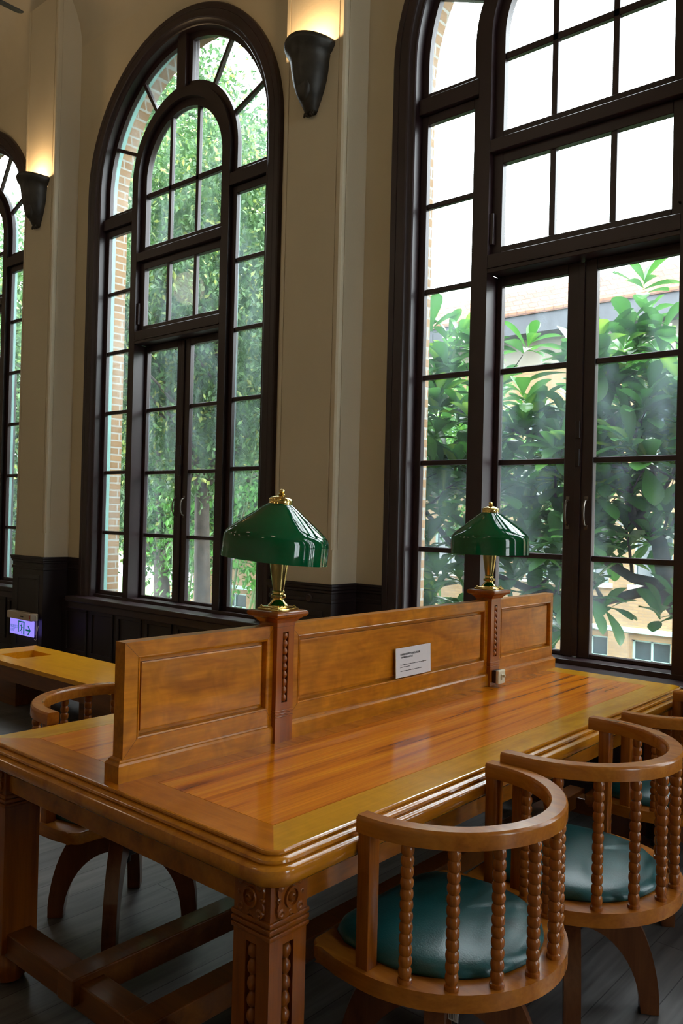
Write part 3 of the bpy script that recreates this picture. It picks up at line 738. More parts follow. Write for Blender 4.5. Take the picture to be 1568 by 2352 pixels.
bm = B(); box(bm, .0202, .036, -.030, .030, -.030, .030, .004); obj('cover', bm, M['ivory'], LS, local=True)
bm = B(); box(bm, .0362, .040, -.008, .008, -.014, .014, .002); box(bm, .040, .052, -.005, .005, .000, .012, .002); obj('toggle', bm, M['ivory'], LS, local=True)

# ------------------------------------------------------------------ chairs
def arcp(r, a0, a1, n, cx=0, cy=0): return [(cx+r*math.cos(math.radians(a0+(a1-a0)*i/n)), cy+r*math.sin(math.radians(a0+(a1-a0)*i/n))) for i in range(n+1)]
def chair(loc, rz, label, seat=.44, L=.315, k=1.0, legrot=45, ext=.036, sticker=False, hx=0.0):
    """local frame: open side towards -x, back towards +x"""
    C = thing('swivel_chair', (loc[0], loc[1], 0), rz, label, 'chair', 'swivel armchairs with beaded spindles')
    # seat board
    poly = arcp(.320, -96, 96, 44) + [(-.09, .314), (-.15, .305)] + arcp(.035, 95, 170, 6, -.160, .262) + [(-.206, 0)] + arcp(.035, 190, 265, 6, -.160, -.262) + [(-.15, -.305), (-.09, -.314)]
    poly = [(x*k, y*k) for x, y in poly]
    obj('seat', prism(B(), poly, seat-.040, seat, .007, 3), M['chair'], C, smooth=True, local=True, angle=40)
    # cushion
    bm = B(); out = arcp(.258, -100, 100, 40) + [(-.12, .243), (-.165, .215), (-.186, .170), (-.190, .08), (-.190, 0), (-.190, -.08), (-.186, -.170), (-.165, -.215), (-.12, -.243)]
    cx = .03; rings = []
    for t, h in ((1, .001), (1.012, .008), (1.0, .018), (.97, .026), (.90, .034), (.78, .041), (.6, .046), (.4, .049), (.2, .050)):
        rings.append([bm.verts.new(((cx+(x-cx)*t)*k, y*t*k, seat+h*(1-.12*(1 if x > .15 else 0)*t))) for x, y in out])
    for a, b in zip(rings, rings[1:]):
        n = len(a)
        for i in range(n): bm.faces.new((a[i], a[(i+1) % n], b[(i+1) % n], b[i]))
    bm.faces.new(rings[-1]); bm.faces.new(rings[0][::-1])
    obj('cushion', bm, M['leather'], C, smooth=True, local=True, angle=80)
    zt = seat+L
    # arm rail
    bm = B(); h = .040; rm = .290; w = .046
    path = [(-ext, -rm, 0, -1)] + [(rm*math.cos(math.radians(a)), rm*math.sin(math.radians(a)), math.cos(math.radians(a)), math.sin(math.radians(a))) for a in range(-90, 91, 4)] + [(-ext, rm, 0, 1)]
    sec = [(-.5, 0), (.5, 0), (.5, .78), (.47, .9), (.38, 1), (-.38, 1), (-.47, .9), (-.5, .78)]
    rings = [[bm.verts.new(((x+nx*w*a)*k, (y+ny*w*a)*k, zt+h*b)) for a, b in sec] for x, y, nx, ny in path]
    for a, b in zip(rings, rings[1:]):
        n = len(a)
        for i in range(n): bm.faces.new((a[i], a[(i+1) % n], b[(i+1) % n], b[i]))
    bm.faces.new(rings[0]); bm.faces.new(rings[-1][::-1])
    obj('arm_rail', bm, M['chair'], C, smooth=True, local=True, angle=40)
    for s in (-1, 1):
        x, y = -.016*k, s*.288*k
        bm = B(); box(bm, x-.019, x+.018, y-.019, y+.019, seat-.002, zt+.001, .003)
        obj('arm_post', bm, M['chair_v'], C, smooth=True, local=True, angle=40)
    nb = 12; bh = (L-.014)/nb
    pr = [(.0165, 0), (.0172, .004), (.0165, .009), (.0120, .0105)]
    for i in range(nb):
        z = .012+bh*i
        pr += [(.0118, z), (.0146, z+bh*.16), (.0158, z+bh*.38), (.0158, z+bh*.62), (.0146, z+bh*.84)]
    pr += [(.0118, L-.002), (.0118, L)]
    for i in range(8):
        a = math.radians(-72.1+20.6*i)
        bm = B(); lathe(bm, pr, (.295*k*math.cos(a), .295*k*math.sin(a), seat), 16, True)
        obj('spindle', bm, M['chair_v'], C, smooth=True, local=True, angle=60)
    # hub and legs
    bm = B(); box(bm, hx-.11, hx+.11, -.11, .11, seat-.050, seat-.0402, .002); lathe(bm, [(.022, .20), (.022, seat-.050)], (hx, 0, 0), 16); lathe(bm, [(.046, .235), (.050, .24), (.050, .368), (.046, .372)], (hx, 0, 0), 20)
    obj('swivel_hub', bm, M['black'], C, smooth=True, local=True)
    po = [(.0, .362)] + [(.085+.185*math.sin(t), .362*math.cos(t)) for t in [PI/2*i/14 for i in range(15)]] + [(.030+.184*math.sin(t), .245*math.cos(t)) for t in [PI/2*i/14 for i in range(14, -1, -1)]] + [(0, .262)]
    for q in range(4):
        a = math.radians(legrot+90*q); d = Vector((math.cos(a), math.sin(a), 0)); t = Vector((-d.y, d.x, 0))
        bm = B(); prism_dir(bm, [(.030, z) if p == 0 else (p, z) for p, z in po], (hx, 0, 0), d, (0, 0, 1), t, .048)
        bmesh.ops.bevel(bm, geom=bm.edges[:], offset=.003, segments=1, affect='EDGES')
        obj('leg', bm, M['chair_leg'], C, smooth=True, local=True, angle=40)
    if sticker:
        v = C.matrix_basis if False else None
        cs, sn = math.cos(-rz), math.sin(-rz)
        bm = B(); box(bm, .166, .192, -.214, -.212, seat-.082, seat-.0402, .0005)
        o = obj('number_plate', bm, M['white'], C, local=True)
        bm = B()
        for i in range(5): box(bm, .169+.0042*i, .1705+.0042*i, -.2144, -.2141, seat-.078, seat-.048)
        obj('barcode_print', bm, M['ink'], o, local=True)
    return C
chair((-1.186, 1.811), 0, 'nearest swivel armchair at front right, green leather seat fully in view beside the table corner', .44, .315, 1.0, 30, .036, True)
chair((-1.126, 2.445), 0, 'swivel armchair with green seat just behind the nearest one, cut by the right edge', .425, .357, 1.035, 28, .070)
chair((-1.188, 3.368), 0, 'farthest swivel armchair right of the table, only arm rail and dim seat showing', .43, .310, .965, 30, .034)
chair((-2.640, 1.812), PI, 'swivel armchair across the table on the left, its legs seen under the tabletop', .412, .340, 1.0, 45, .036, False, -.06)

# ------------------------------------------------------------------ wall things
def sconce(xc, label):
    S = thing('wall_sconce', (xc, 4.0, 4.18), label=label, cat='wall lamp', group='bronze wall sconces on the pilasters')
    lv = [(.470, .187, .205), (.455, .192, .212), (.435, .186, .206), (.405, .166, .186), (.365, .152, .172), (.32, .143, .162), (.26, .136, .154), (.20, .124, .142), (.14, .104, .124), (.09, .082, .098), (.05, .062, .072), (.02, .050, .054), (.0, .036, .040)]
    bm = B(); rings = []
    for z, a, d in lv:
        ring = []
        for i in range(25):
            t = PI*i/24; lobe = 1+.06*max(0, 1-((t-PI/2)/.55)**2)*(1 if .06 < z < .36 else 0)
            dip = .025*abs(math.cos(t))**2 if z > .4 else 0
            ring.append(bm.verts.new((a*math.cos(t), -d*math.sin(t)*lobe-.001, z-dip)))
        rings.append(ring)
    inner = [[bm.verts.new((v.co.x*.93, v.co.y*.93-.001, v.co.z-.002)) for v in rings[0]]]
    inner.append([bm.verts.new((v.co.x*.80, v.co.y*.78, .36)) for v in rings[0]])
    for a, b in list(zip(rings, rings[1:])) + [(inner[0], rings[0]), (inner[1], inner[0])]:
        for i in range(24): bm.faces.new((a[i], a[i+1], b[i+1], b[i]))
    bm.faces.new(rings[-1]); bm.faces.new(inner[1])
    obj('bowl', bm, M['bronze'], S, smooth=True, local=True, angle=70)
    bm = B(); sphere(bm, (0, -.088, .215), .075, 1.0, .72, 2.0, 20, 14); obj('oval_boss', bm, M['bronze'], S, smooth=True, local=True)
    bm = B()
    for sx in (-1, 1): tube(bm, [(sx*.012, -.03, .03), (sx*.03, -.035, .01), (sx*.042, -.035, -.004), (sx*.040, -.035, .016)], [.012, .012, .010, .006], 8)
    sphere(bm, (.02, -.03, .0), .016, n=10, m=6); sphere(bm, (-.02, -.03, .0), .014, n=10, m=6)
    obj('tip_scroll', bm, M['bronze'], S, smooth=True, local=True)
    bm = B(); sphere(bm, (0, -.13, .36), .022, 1, 1, 1.2, 14, 10)
    obj('bulb', bm, emit('sconce_bulb', WARM, 60), S, smooth=True, local=True)
    l = bpy.data.lights.new('sconce_light', 'POINT'); l.energy = SCONCE_W; l.color = WARM; l.shadow_soft_size = .05
    lo = bpy.data.objects.new('sconce_light', l); COL.objects.link(lo); lo.parent = S; lo.location = (0, -.13, .40)
sconce(-3.790, 'dark bronze wall sconce on the pilaster between the two big windows')
sconce(-7.354, 'dark bronze wall sconce on the far pilaster, above the exit sign')
# exit sign
EX = thing('exit_sign', (-7.330, 3.978, .31), label='lit violet exit sign with green running figure and arrow, low on the left pilaster', cat='exit sign')
bm = B(); box(bm, -.235, .215, -.075, -.001, .150, .218, .006); obj('housing', bm, plain('beige_housing', (.50, .40, .30), .5), EX, local=True)
bm = B(); box(bm, -.212, .222, -.052, -.040, .002, .1495, .002); obj('light_panel', bm, emit('violet_panel', (.30, .24, 1.0), .95), EX, local=True)
EG = emit('exit_green', (.0, .22, .20), .35); Ye = -.0523
def exw(a, b, d): return Vector((a, Ye-d, b))
def flat(bm, pts, d=.001):
    A = [bm.verts.new((x, Ye, z)) for x, z in pts]; Bq = [bm.verts.new((x, Ye-d, z)) for x, z in pts]
    bm.faces.new(Bq)
    for i in range(len(pts)): bm.faces.new((A[i], A[(i+1) % len(pts)], Bq[(i+1) % len(pts)], Bq[i]))
bm = B()
flat(bm, [(.085, .068), (.145, .068), (.118, .100), (.136, .100), (.178, .058), (.136, .016), (.118, .016), (.145, .050), (.085, .050)])
flat(bm, [(-.055, .020), (-.042, .032), (-.042, .122), (.040, .122), (.040, .012), (.062, .012), (.062, .134), (-.055, .134)])
sphere(bm, (.010, Ye, .108), .009, 1, .1, 1, 12, 6)
for pts in ([(-.004, .100), (.010, .100), (.016, .062), (.000, .060)], [(-.004, .100), (-.026, .084), (-.030, .068), (-.025, .067), (-.020, .080), (-.002, .090)], [(.008, .098), (.022, .080), (.036, .078), (.036, .073), (.020, .074), (.006, .086)],
            [(.000, .064), (-.010, .046), (-.030, .040), (-.030, .034), (-.004, .040), (.008, .062)], [(.006, .062), (.016, .062), (.018, .040), (.010, .016), (.004, .014), (.010, .040)]): flat(bm, pts)
join(bm, text_bm('緊急出口', .034, -.202, .062, exw)); join(bm, text_bm('EXIT', .038, -.196, .026, exw))
obj('symbols', bm, EG, EX, local=True)
bm = B(); tube(bm, [(.222, -.03, .205), (.238, -.03, .19), (.240, -.03, .10), (.236, -.03, .03), (.255, -.03, .07), (.272, -.03, .115)], .004, 6); tube(bm, [(.236, -.03, .03), (.250, -.03, -.01), (.225, -.03, -.025), (.200, -.03, -.018)], .002, 6)
obj('cable', bm, M['ivory'], EX, smooth=True, local=True)
bm = B(); box(bm, .188, .202, -.0765, -.075, .170, .204); obj('red_mark', bm, plain('red_print', (.45, .03, .03), .5), EX, local=True)
bm = B(); box(bm, .02, .075, -.0765, -.075, .176, .188); obj('maker_print', bm, M['ink'], EX, local=True)
bm = B(); lathe(bm, [(.030, 0), (.030, .008), (.022, .012), (.016, .010), (0, .010)], n=20); bmesh.ops.rotate(bm, verts=bm.verts, cent=(0, 0, 0), matrix=Matrix.Rotation(PI/2, 3, 'X')); bmesh.ops.translate(bm, verts=bm.verts, vec=(-3.70, 3.990, .955))
o = obj('round_cover_plate', bm, M['trim'], origin=(-3.70, 3.99, .955), smooth=True); tag(o, 'small dark round cover plate on the panelling behind the left lamp foot', 'cover plate')

# ------------------------------------------------------------------ low bench at the left
BN = thing('low_bench', (-5.45, 3.295, 0), label='low wooden bench with a square well in its top, below the exit sign', cat='bench')
bx0, bx1, by0, by1, bz = -6.42, -4.50, 3.02, 3.57, .36
hx0, hx1, hy0, hy1 = -6.20, -5.92, 3.15, 3.43
bm = B()
for q in ((bx0, hx0, by0, by1), (hx1, bx1, by0, by1), (hx0, hx1, by0, hy0), (hx0, hx1, hy1, by1)): box(bm, q[0], q[1], q[2], q[3], bz-.03, bz)
bmesh.ops.remove_doubles(bm, verts=bm.verts, dist=1e-5)
obj('top_board', bm, M['bench'], BN)
bm = B(); box(bm, bx0+.004, bx1-.004, by0+.004, by0+.03, .225, bz-.0302); box(bm, bx0+.004, bx1-.004, by1-.03, by1-.004, .225, bz-.0302); box(bm, bx0+.004, bx0+.03, by0+.03, by1-.03, .225, bz-.0302); box(bm, bx1-.03, bx1-.004, by0+.03, by1-.03, .225, bz-.0302)
obj('apron', bm, M['stretcher'], BN)
bm = B()
for q in ((hx0-.012, hx0, hy0, hy1), (hx1, hx1+.012, hy0, hy1), (hx0, hx1, hy0-.012, hy0), (hx0, hx1, hy1, hy1+.012)): box(bm, q[0], q[1], q[2], q[3], .24, bz-.0302)
box(bm, hx0, hx1, hy0, hy1, .24, .25); obj('well', bm, M['bench'], BN)
for x0, x1 in ((bx0+.06, -5.92), (-5.05, bx1-.06)): obj('foot_block', box(B(), x0, x1, by0+.12, by1-.08, 0, .225, .003), M['stretcher'], BN)

# ------------------------------------------------------------------ ceiling things
def fan(c):
    F = thing('ceiling_fan', c, label='ceiling fan, only the dark tip of one blade showing in the top left corner', cat='ceiling fan')
    bm = B(); lathe(bm, [(.02, .06), (.02, ZC-c[2])], n=12); lathe(bm, [(.06, ZC-c[2]-.06), (.08, ZC-c[2]-.01), (.08, ZC-c[2])], n=20); obj('down_rod', bm, M['bronze'], F, smooth=True, local=True)
    bm = B(); lathe(bm, [(.02, -.09), (.09, -.07), (.11, -.02), (.11, .03), (.07, .07), (.02, .08)], n=24); obj('motor', bm, M['bronze'], F, smooth=True, local=True)
    for q in range(4):
        a = PI/2*q; d = Vector((math.cos(a), math.sin(a), 0)); t = Vector((-d.y, d.x, 0))
        bm = B(); P = [(.10, -.02), (.18, -.045), (.60, -.058), (.640, -.045), (.650, 0), (.640, .045), (.60, .058), (.18, .045), (.10, .02)]
        tt = (t+Vector((0, 0, .35))).normalized(); prism_dir(bm, P, (0, 0, -.02), d, tt, d.cross(tt), .010)
        obj('blade', bm, M['bronze'], F, local=True)
fan((-5.93, 2.40, 5.26))
gm = emit('added_globe', FILL_COL, FILL_E)
PL = 'added warm globe lamps brightening the hall'
k = 0
for px in (-10.5, -7.2, -3.9, -.6):  # unseen globes added to brighten the dim interior
    for py in (-2.8, .4):
        P_ = thing('added_globe_lamp', (px, py, 5.1), label='added unseen warm globe lamp, hung from the ceiling to brighten the hall', cat='added lamp', group=PL)
        obj('globe', sphere(B(), (0, 0, 0), .26, n=24, m=14), gm, P_, smooth=True, local=True)
        obj('rod', lathe(B(), [(.008, .25), (.008, ZC-5.1)], n=8), M['bronze'], P_, local=True)

# ------------------------------------------------------------------ outside
GZ = -3.0
bm = B(); box(bm, -140, 40, 4.7, 130, GZ-.3, GZ); tag(obj('ground', bm, M['earth']), kind='structure')
bm = B(); box(bm, -130, -24.5, 22, 60, GZ, GZ+.03); tag(obj('lawn', bm, M['grass']), kind='structure')
bm = B(); box(bm, -130, -26.5, 33.5, 41.5, GZ+.03, GZ+.05); box(bm, -130, -26.5, 47, 52, GZ+.03, GZ+.05); tag(obj('road', bm, M['road']), kind='structure')
# brick building opposite
YB = 20.0; bx = -24.0
BD = thing('brick_building', (-10, YB, GZ), label='tan brick building with red-brown roof facing the right window behind the broad-leaved tree', cat='building')
ZR0, ZR1 = 6.9, 7.6
holes = []
cols = [(-23.0, -21.6)] + sorted([(-9.25+2.95*i, -8.35+2.95*i) for i in range(-4, 6)] + [(-7.75+2.95*i, -6.80+2.95*i) for i in range(-4, 6)])
def facade(z0, z1, hz0, hz1, cs, y0=YB, y1=YB+.3, x0=bx, x1=10.0):
    bm = B(); xs = [x0]
    for a, b in cs: xs += [a, b]
    xs.append(x1)
    for i in range(0, len(xs), 2): box(bm, xs[i], xs[i+1], y0, y1, z0, z1)
    for a, b in cs: box(bm, a, b, y0, y1, z0, hz0); box(bm, a, b, y0, y1, hz1, z1)
    return bm
lv = [(GZ, -1.15, -1.85, -1.32), (-1.03, 2.4, .02, 1.32), (2.4, 5.6, 2.9, 4.5)]
for z0, z1, h0, h1 in lv: obj('facade_wall', facade(z0, z1, h0, h1, cols), M['tan_brick'], BD)
obj('pale_frieze', box(B(), bx, 10, YB+.02, YB+.3, 5.6, 6.42), M['pale_wall'], BD)
obj('string_course', box(B(), bx-.1, 10, YB-.12, YB+.3, -1.15, -1.03, .01), M['win_teal'], BD)
for z0, z1, h0, h1 in lv:
    for a, b in cols:
        bm = B(); box(bm, a, b, YB+.10, YB+.14, h0, h0+.05); box(bm, a, b, YB+.10, YB+.14, h1-.05, h1); box(bm, a, a+.05, YB+.10, YB+.14, h0, h1); box(bm, b-.05, b, YB+.10, YB+.14, h0, h1)
        m_ = (a+b)/2; box(bm, m_-.025, m_+.025, YB+.10, YB+.14, h0, h1)
        if h1-h0 > 1: box(bm, a, b, YB+.10, YB+.14, (h0+h1)/2-.02, (h0+h1)/2+.02)
        w_ = obj('window', bm, M['win_teal'], BD)
        obj('pane', box(B(), a, b, YB+.15, YB+.17, h0, h1), M['win_dark'], w_)
        obj('window_sill', box(B(), a-.1, b+.1, YB-.08, YB+.1, h0-.12, h0), M['stone'], BD)
for a, b in cols[1::2]:
    x = b+.05; obj('buttress', box(B(), x, x+.5, YB-.12, YB, GZ, -1.16), M['tan_brick'], BD)
bm = B(); sec = [(YB-.7, 6.42), (YB-.7, 6.9), (YB+.3, 6.9), (YB+.3, 6.42)]; sweep_x(bm, sec, bx-.6, 10.5); obj('eave', bm, M['dark_eave'], BD)
bm = B(); sec = [(YB-.75, 6.9), (YB-.75, 7.0), (YB-.15, 7.72), (YB+.3, 7.72), (YB+3.6, 7.0), (YB+3.6, 6.9)]; sweep_x(bm, sec, bx-.7, 10.6); obj('roof', bm, M['roof'], BD)
obj('end_wall', box(B(), bx, bx+.3, YB+.3, YB+9, GZ, 6.42), M['tan_brick'], BD)
obj('back_wall', box(B(), bx, 10, YB+8.8, YB+9, GZ, 6.42), M['tan_brick'], BD)
obj('corner_pier', box(B(), bx-.15, bx+.75, YB-.35, YB, GZ, 6.42), M['tan_brick'], BD)

# foliage by numpy
rng = np.random.default_rng(5)
def leaf_template(kind):
    if kind == 'big':    # obovate leaf, folded along the midrib and drooping
        t = np.array([0, .12, .3, .5, .7, .86, .96, 1.0]); w = np.array([.02, .05, .12, .19, .235, .21, .12, .02]); 
        V = []; F = []
        for a, b in zip(t, w):
            z = -.28*a**2
            V += [(a, -b, z+.30*b), (a, 0, z), (a, b, z+.30*b)]
        for i in range(len(t)-1):
            o = 3*i; F += [(o, o+1, o+4, o+3), (o+1, o+2, o+5, o+4)]
        return np.array(V), F
    V = np.array([(0, 0, 0), (.5, -.27, .05), (1, 0, -.1), (.5, .27, .05)]); return V, [(0, 1, 2, 3)]
def basis(d, up=None):
    d = d/np.linalg.norm(d, axis=1, keepdims=True)
    r = np.tile([0, 0, 1.], (len(d), 1)) if up is None else up
    y = np.cross(r, d); ny = np.linalg.norm(y, axis=1, keepdims=True); y = np.where(ny < 1e-4, [[0, 1., 0]], y/np.maximum(ny, 1e-6))
    z = np.cross(d, y); return d, y, z
def leaves(name, mat, parent, org, pos, d, size, kind, tint, up=None):
    V, F = leaf_template(kind); N = len(pos); x, y, z = basis(d, up)
    P = pos[:, None, :] + size[:, None, None]*(V[None, :, 0:1]*x[:, None] + V[None, :, 1:2]*y[:, None] + V[None, :, 2:3]*z[:, None])
    P = P.reshape(-1, 3) - np.array(org); nv = len(V)
    F = np.array(F); FF = (F[None] + (np.arange(N)*nv)[:, None, None]).reshape(-1, 4)
    me = bpy.data.meshes.new(name); me.vertices.add(len(P)); me.vertices.foreach_set('co', P.astype(np.float32).ravel())
    me.loops.add(len(FF)*4); me.loops.foreach_set('vertex_index', FF.astype(np.int32).ravel())
    me.polygons.add(len(FF)); me.polygons.foreach_set('loop_start', np.arange(0, len(FF)*4, 4, dtype=np.int32))
    me.update(calc_edges=True)
    a = me.attributes.new('tint', 'FLOAT', 'POINT'); a.data.foreach_set('value', (np.repeat(tint, nv)+(np.tile([-.05, .16, -.05]*(nv//3), len(tint)) if kind == 'big' else 0)).clip(0, 1).astype(np.float32))
    me.materials.append(mat)
    me.polygons.foreach_set('use_smooth', [kind == 'big']*len(FF))
    o = bpy.data.objects.new(name, me); COL.objects.link(o); o.parent = parent; o['kind'] = 'stuff'
    return o
def branchy(bm, p, d, L, r, depth, tips, rr, spread=.6, up=.15):
    pts = [p]; q = Vector(p); dd = Vector(d).normalized(); n = 5
    for i in range(n):
        dd = (dd+Vector((rr.uniform(-1, 1), rr.uniform(-1, 1), rr.uniform(-1, 1)+up))*.18).normalized(); q = q+dd*L/n; pts.append(q.copy())
    rs = [r*(1-.45*i/n) for i in range(n+1)]
    tube(bm, pts, rs, 7)
    if depth == 0: tips.append((pts[-1], dd)); return
    tips.append((pts[3], dd))
    for k_ in range(3 if depth > 1 else 3):
        nd_ = (dd+Vector((rr.uniform(-1, 1), rr.uniform(-1, 1), rr.uniform(-.8, 1)))*spread).normalized()
        branchy(bm, pts[-1-(k_ % 2)], nd_, L*.68, rs[-1]*.75, depth-1, tips, rr, spread, up)
# broad-leaved tree outside the right window
rr = random.Random(11)
BT = thing('broad_leaved_tree', (-1.15, 7.6, GZ), label='broad-leaved tree with big glossy green leaves outside the right window', cat='tree')
bm = B(); tips = []
tube(bm, [(-1.15, 7.6, GZ), (-1.25, 7.4, -1.6), (-1.6, 7.1, -.2), (-2.1, 6.9, .65), (-2.35, 6.8, 1.0)], [.20, .17, .15, .13, .12], 12)
fork = Vector((-2.35, 6.8, 1.0))
mains = [((-2.35, 6.8, 1.0), [(-2.62, 6.75, 1.05), (-2.95, 6.7, 1.25), (-3.3, 6.7, 1.65)], .050), ((-2.35, 6.8, 1.0), [(-2.42, 6.8, 1.35), (-2.60, 6.75, 1.55), (-2.75, 6.8, 2.0), (-2.9, 6.8, 2.5)], .075),
         ((-2.1, 6.9, .65), [(-2.0, 6.9, 1.2), (-1.95, 6.9, 1.8), (-1.9, 6.8, 2.5)], .08), ((-2.35, 6.8, 1.0), [(-2.8, 6.6, .85), (-3.4, 6.5, .9), (-4.0, 6.4, 1.1), (-4.5, 6.4, 1.6)], .045),
         ((-2.75, 6.8, 2.0), [(-3.3, 6.7, 2.2), (-3.9, 6.7, 2.4), (-4.5, 6.6, 2.6)], .05), ((-1.95, 6.9, 1.8), [(-1.4, 6.9, 2.2), (-.9, 6.9, 2.6)], .05), ((-2.6, 6.75, 1.55), [(-2.3, 6.5, 1.75), (-1.9, 6.4, 1.7), (-1.5, 6.4, 1.6)], .03)]
for s, pts, r in mains:
    P = [Vector(s)] + [Vector(p) for p in pts]; tube(bm, P, [r*(1-.5*i/(len(P)-1)) for i in range(len(P))], 9)
    for p in P[1:]:
        for q in range(2):
            branchy(bm, p, (rr.uniform(-1, 1), rr.uniform(-.9, .9), rr.uniform(-.1, 1)), .42, .016, 1, tips, rr, .7, .3)
obj('trunk', bm, M['bark'], BT, smooth=True, angle=80)
tp = [(t, d) for t, d in tips if t.z > .75]
while len(tp) < 560:
    x = rr.uniform(-5.8, -.3); z = rr.uniform(1.25, 3.20+.30*math.sin(x*2.3+1)); y = rr.uniform(6.2, 8.0)
    if z < 1.9 and -3.1 < x < -1.7 and rr.random() < .75: continue
    if z < 1.6 and rr.random() < .35: continue
    if z > 2.65 and rr.random() < .72: continue
    tp.append((Vector((x, y, z)), Vector((rr.uniform(-.5, .5), rr.uniform(-.8, .1), 1)).normalized()))
for q in range(84): tp.append((Vector((rr.uniform(-5.4, -3.1), rr.uniform(6.2, 7.0), rr.uniform(.35, 1.4))), Vector((rr.uniform(-.4, .4), -.4, .8)).normalized()))
for x0, z0 in ((-2.25, 1.35), (-2.0, 1.3), (-1.8, 1.1), (-2.0, .75), (-2.3, .72), (-2.15, .85)): tp.append((Vector((x0, rr.uniform(6.3, 6.9), z0)), Vector((rr.uniform(-.4, .4), -.3, .8)).normalized()))
pos, dr, sz, ti = [], [], [], []
for t, d in tp:
    d = Vector((d.x, d.y, max(d.z, .2))).normalized(); n = rr.randint(6, 9); ph = rr.uniform(0, 6.28); base = rr.uniform(.15, .75); bright = rr.random() < .16
    a = Vector((0, 0, 1)) if abs(d.z) < .9 else Vector((1, 0, 0)); X = a.cross(d).normalized(); Y = d.cross(X)
    for i in range(n):
        an = ph+2.4*i; out = .35+.65*i/n if not bright else .2+.6*i/n
        v = (X*math.cos(an)+Y*math.sin(an))*out+d*(1-out*.8)
        pos.append(t+d*.015*(n-i)); dr.append(v.normalized()); sz.append(rr.uniform(.19, .32)*(.8+.4*out)); ti.append(min(.84, max(.02, base+rr.uniform(-.15, .15))) if not (bright and i < 4) else rr.uniform(.9, 1.0))
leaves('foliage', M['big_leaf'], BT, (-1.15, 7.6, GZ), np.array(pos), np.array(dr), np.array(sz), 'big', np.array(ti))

# small-leaved trees outside the left window
def small_tree(x, y, top, rad, n, label, seed, zlow=1.0, lsize=.085, trunk_r=.2, sy=None, mat='small_leaf', lean=(0, 0), hole=.35, bark='bark'):
    rr = random.Random(seed); g = np.random.default_rng(seed)
    t = thing('tree', (x, y, GZ), label=label, cat='tree', group='trees outside the windows')
    bm = B(); tips = []
    tube(bm, [(x, y, GZ), (x+.1+lean[0]*.3, y, GZ+(zlow-GZ)*.5), (x+lean[0], y+lean[1], zlow)], [trunk_r*1.2, trunk_r, trunk_r*.85], 10)
    h = top-zlow
    for q in range(5):
        a = q*1.3; branchy(bm, (x+lean[0], y+lean[1], zlow), (math.cos(a)*.8, math.sin(a)*.8, .9), h*.27, trunk_r*.5, 3, tips, rr, .75, .2)
    obj('trunk', bm, M[bark], t, smooth=True, angle=80)
    tpn = np.array([p for p, _ in tips]); sy = sy or rad
    # clumps: at branch tips and filling the crown
    ncl = max(60, n//70); cl = g.uniform(-1, 1, (ncl*3, 3)); cl = cl[(cl**2).sum(1) < 1]; cl = cl[(cl**2).sum(1) > hole**2][:ncl]
    cl = cl*[rad, sy, h/2*1.05]+[x+lean[0], y+lean[1], (top+zlow)/2]
    cl = np.vstack([cl, tpn])
    idx = g.integers(0, len(cl), n); off = g.normal(0, 1, (n, 3)); off *= (rad*.13)
    off[:, 2] *= .6; p = cl[idx]+off; ctint = g.uniform(.1, .7, len(cl))
    d = g.normal(0, 1, (n, 3))+[0, 0, -.5]; up = g.normal(0, .6, (n, 3))+[0, 0, 1.]
    p[:, 1] = np.clip(p[:, 1], 5.4+g.uniform(0, 1, n), 18.6-g.uniform(0, 1.2, n))
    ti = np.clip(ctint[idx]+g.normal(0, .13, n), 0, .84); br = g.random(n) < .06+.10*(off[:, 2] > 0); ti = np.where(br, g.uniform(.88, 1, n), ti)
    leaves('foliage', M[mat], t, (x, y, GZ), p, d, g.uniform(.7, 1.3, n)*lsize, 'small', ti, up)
    return t
small_tree(-10.4, 8.6, 7.8, 1.9, 52000, 'leafy tree close outside the middle window, filling its upper lights', 21, 1.9, .10, .14, 1.6)
small_tree(-16.2, 12.2, 12.6, 3.1, 72000, 'tall leafy tree behind the middle window, reaching its fan light', 22, .4, .15, .22, 2.2)
small_tree(-13.0, 13.9, 8.0, 2.1, 42000, 'spreading tree with dark boughs in the right side light of the middle window', 23, .7, .13, .20, 2.0)
small_tree(-24.5, 13.0, 10.5, 4.2, 60000, 'dense green tree seen through the far left window', 24, -1.2, .19, .25, 2.6)
small_tree(-20.5, 16.2, 7.5, 2.6, 34000, 'lower dark green tree standing over the lawn at the middle window', 25, -.2, .16, .16, 1.6)
small_tree(-9.8, 15.6, 5.6, 1.1, 12000, 'small rounded tree before the brick building, left side of the right window', 26, .8, .09, .09, mat='bush_leaf')
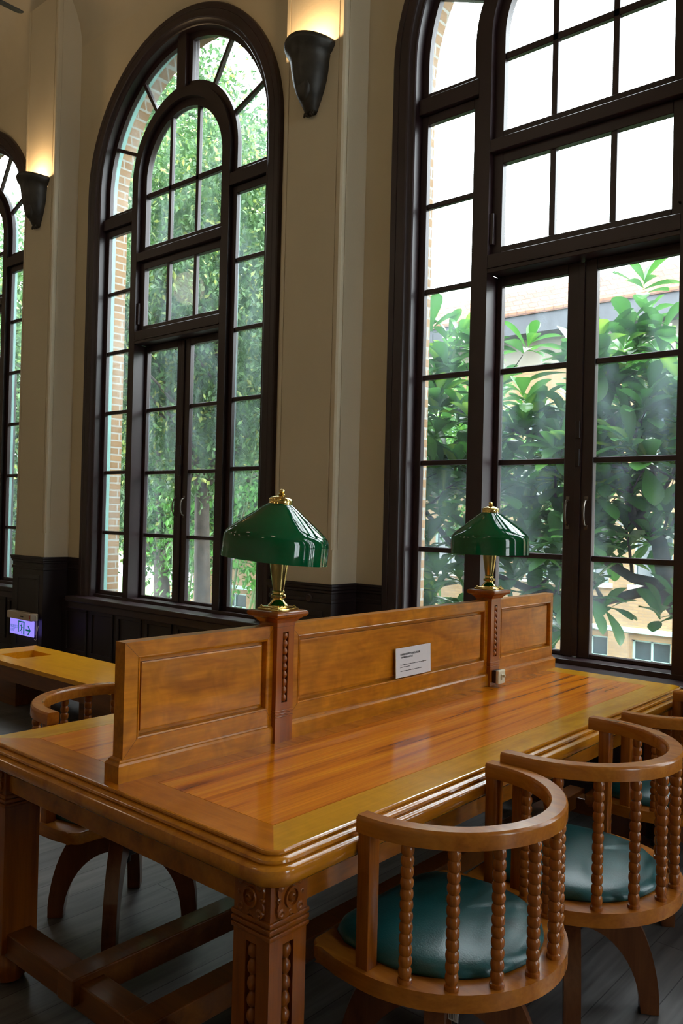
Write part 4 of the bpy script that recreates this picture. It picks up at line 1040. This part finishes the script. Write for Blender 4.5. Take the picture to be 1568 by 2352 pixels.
# bamboo clump
for i, (x, y, a, b) in enumerate([(-14.0, 11.0, .5, 3.4), (-13.7, 11.2, -.35, 3.6), (-13.1, 11.0, .75, 3.2), (-12.8, 11.1, .55, 3.5), (-12.55, 11.2, .85, 3.3), (-14.4, 11.3, -.2, 3.0), (-12.2, 11.3, .35, 3.4)]):
    t = thing('bamboo_cane', (x, y, GZ), label='thin bamboo cane, %s in the clump below the middle window' % ['leftmost but one', 'third from the left', 'fourth from the left', 'third from the right', 'second from the right', 'leftmost', 'rightmost'][i], cat='bamboo', group='bamboo canes outside the middle window')
    bm = B(); tube(bm, [(x, y, GZ), (x+a*.35, y, -1.2), (x+a, y, .6), (x+a*1.7, y, b-1)], [.030, .028, .022, .010], 8); obj('cane', bm, M['cane'], t, smooth=True)
    g = np.random.default_rng(60+i); n = 260; s = g.uniform(.45, 1, n)
    p = np.stack([x+a*1.6*s, np.full(n, y), -1.6+(b+.6)*s], 1)+g.normal(0, .28, (n, 3)); d = g.normal(0, 1, (n, 3))+[0, 0, -.7]
    leaves('leaf_spray', M['bush_leaf'], t, (x, y, GZ), p, d, g.uniform(.10, .2, n), 'small', g.uniform(.2, .84, n))
# hedge and far trees closing the view
def bank(name, label, x0, x1, y0, y1, z1, n, ls, seed, mat='bush_leaf', cat='hedge', group=None):
    g = np.random.default_rng(seed); t = thing(name, ((x0+x1)/2, (y0+y1)/2, GZ), label=label, cat=cat, group=group)
    nc = max(12, int((x1-x0)*1.2)); cx = g.uniform(x0, x1, nc); cy = g.uniform(y0, y1, nc); cz = GZ+g.uniform(.2, 1, nc)*(z1-GZ)
    idx = g.integers(0, nc, n); p = np.stack([cx[idx], cy[idx], cz[idx]], 1)+g.normal(0, 1, (n, 3))*[.9, .5, .8*(z1-GZ)/4]
    p[:, 2] = np.maximum(p[:, 2], GZ+.05); d = g.normal(0, 1, (n, 3))
    leaves('foliage', M[mat], t, ((x0+x1)/2, (y0+y1)/2, GZ), p, d, g.uniform(.7, 1.3, n)*ls, 'small', g.uniform(.05, .9, n), g.normal(0, .6, (n, 3))+[0, 0, 1.])
bank('hedge', 'bright green shrubs across the lawn at the middle window', -60, -30, 43, 46, -.9, 16000, .32, 71)
bank('tree_row', 'distant row of trees beyond the road at the left windows', -110, -34, 60, 66, 9.5, 30000, .9, 72, 'small_leaf', 'trees')
# bicycles parked by the lawn
def bicycle(x, y, a, i, g):
    t = thing('bicycle', (x, y, GZ), a, 'parked %s bicycle, %s from the left in the row on the grass' % (['grey', 'red', 'white', 'blue'][i % 4], ['first', 'second', 'third', 'fourth', 'fifth', 'sixth', 'seventh', 'eighth', 'ninth', 'tenth', 'eleventh', 'twelfth'][i]), 'bicycle', g)
    for cx in (-.52, .52):
        bm = B(); tube(bm, [(cx+.33*math.cos(q*PI/8), 0, .34+.33*math.sin(q*PI/8)) for q in range(17)], .02, 5, False); tube(bm, [(cx-.33, 0, .34), (cx+.33, 0, .34)], .006, 4); tube(bm, [(cx, 0, .01), (cx, 0, .67)], .006, 4)
        obj('wheel', bm, M['black'], t, local=True)
    bm = B(); tube(bm, [(-.52, 0, .34), (-.05, 0, .30), (.40, 0, .82), (-.18, 0, .80), (-.52, 0, .34)], .022, 6); tube(bm, [(-.05, 0, .30), (-.22, 0, .95)], .02, 6); tube(bm, [(.52, 0, .34), (.36, 0, 1.0)], .02, 6)
    obj('frame', bm, plain('bike_paint', [(.5, .5, .55), (.5, .12, .08), (.6, .6, .6), (.15, .2, .4)][i % 4], .4), t, local=True)
    bm = B(); box(bm, -.34, -.10, -.06, .06, .94, .99, .015); obj('saddle', bm, M['black'], t, local=True)
    bm = B(); tube(bm, [(.28, -.28, 1.02), (.36, -.2, 1.02), (.36, .2, 1.02), (.28, .28, 1.02)], .015, 6); obj('handlebar', bm, M['steel'], t, local=True)
for i in range(12):
    bicycle(-33.4+.62*i, 25.6-.12*i, 1.25+.12*((i*7) % 3), i, 'bicycles parked in a row on the grass')
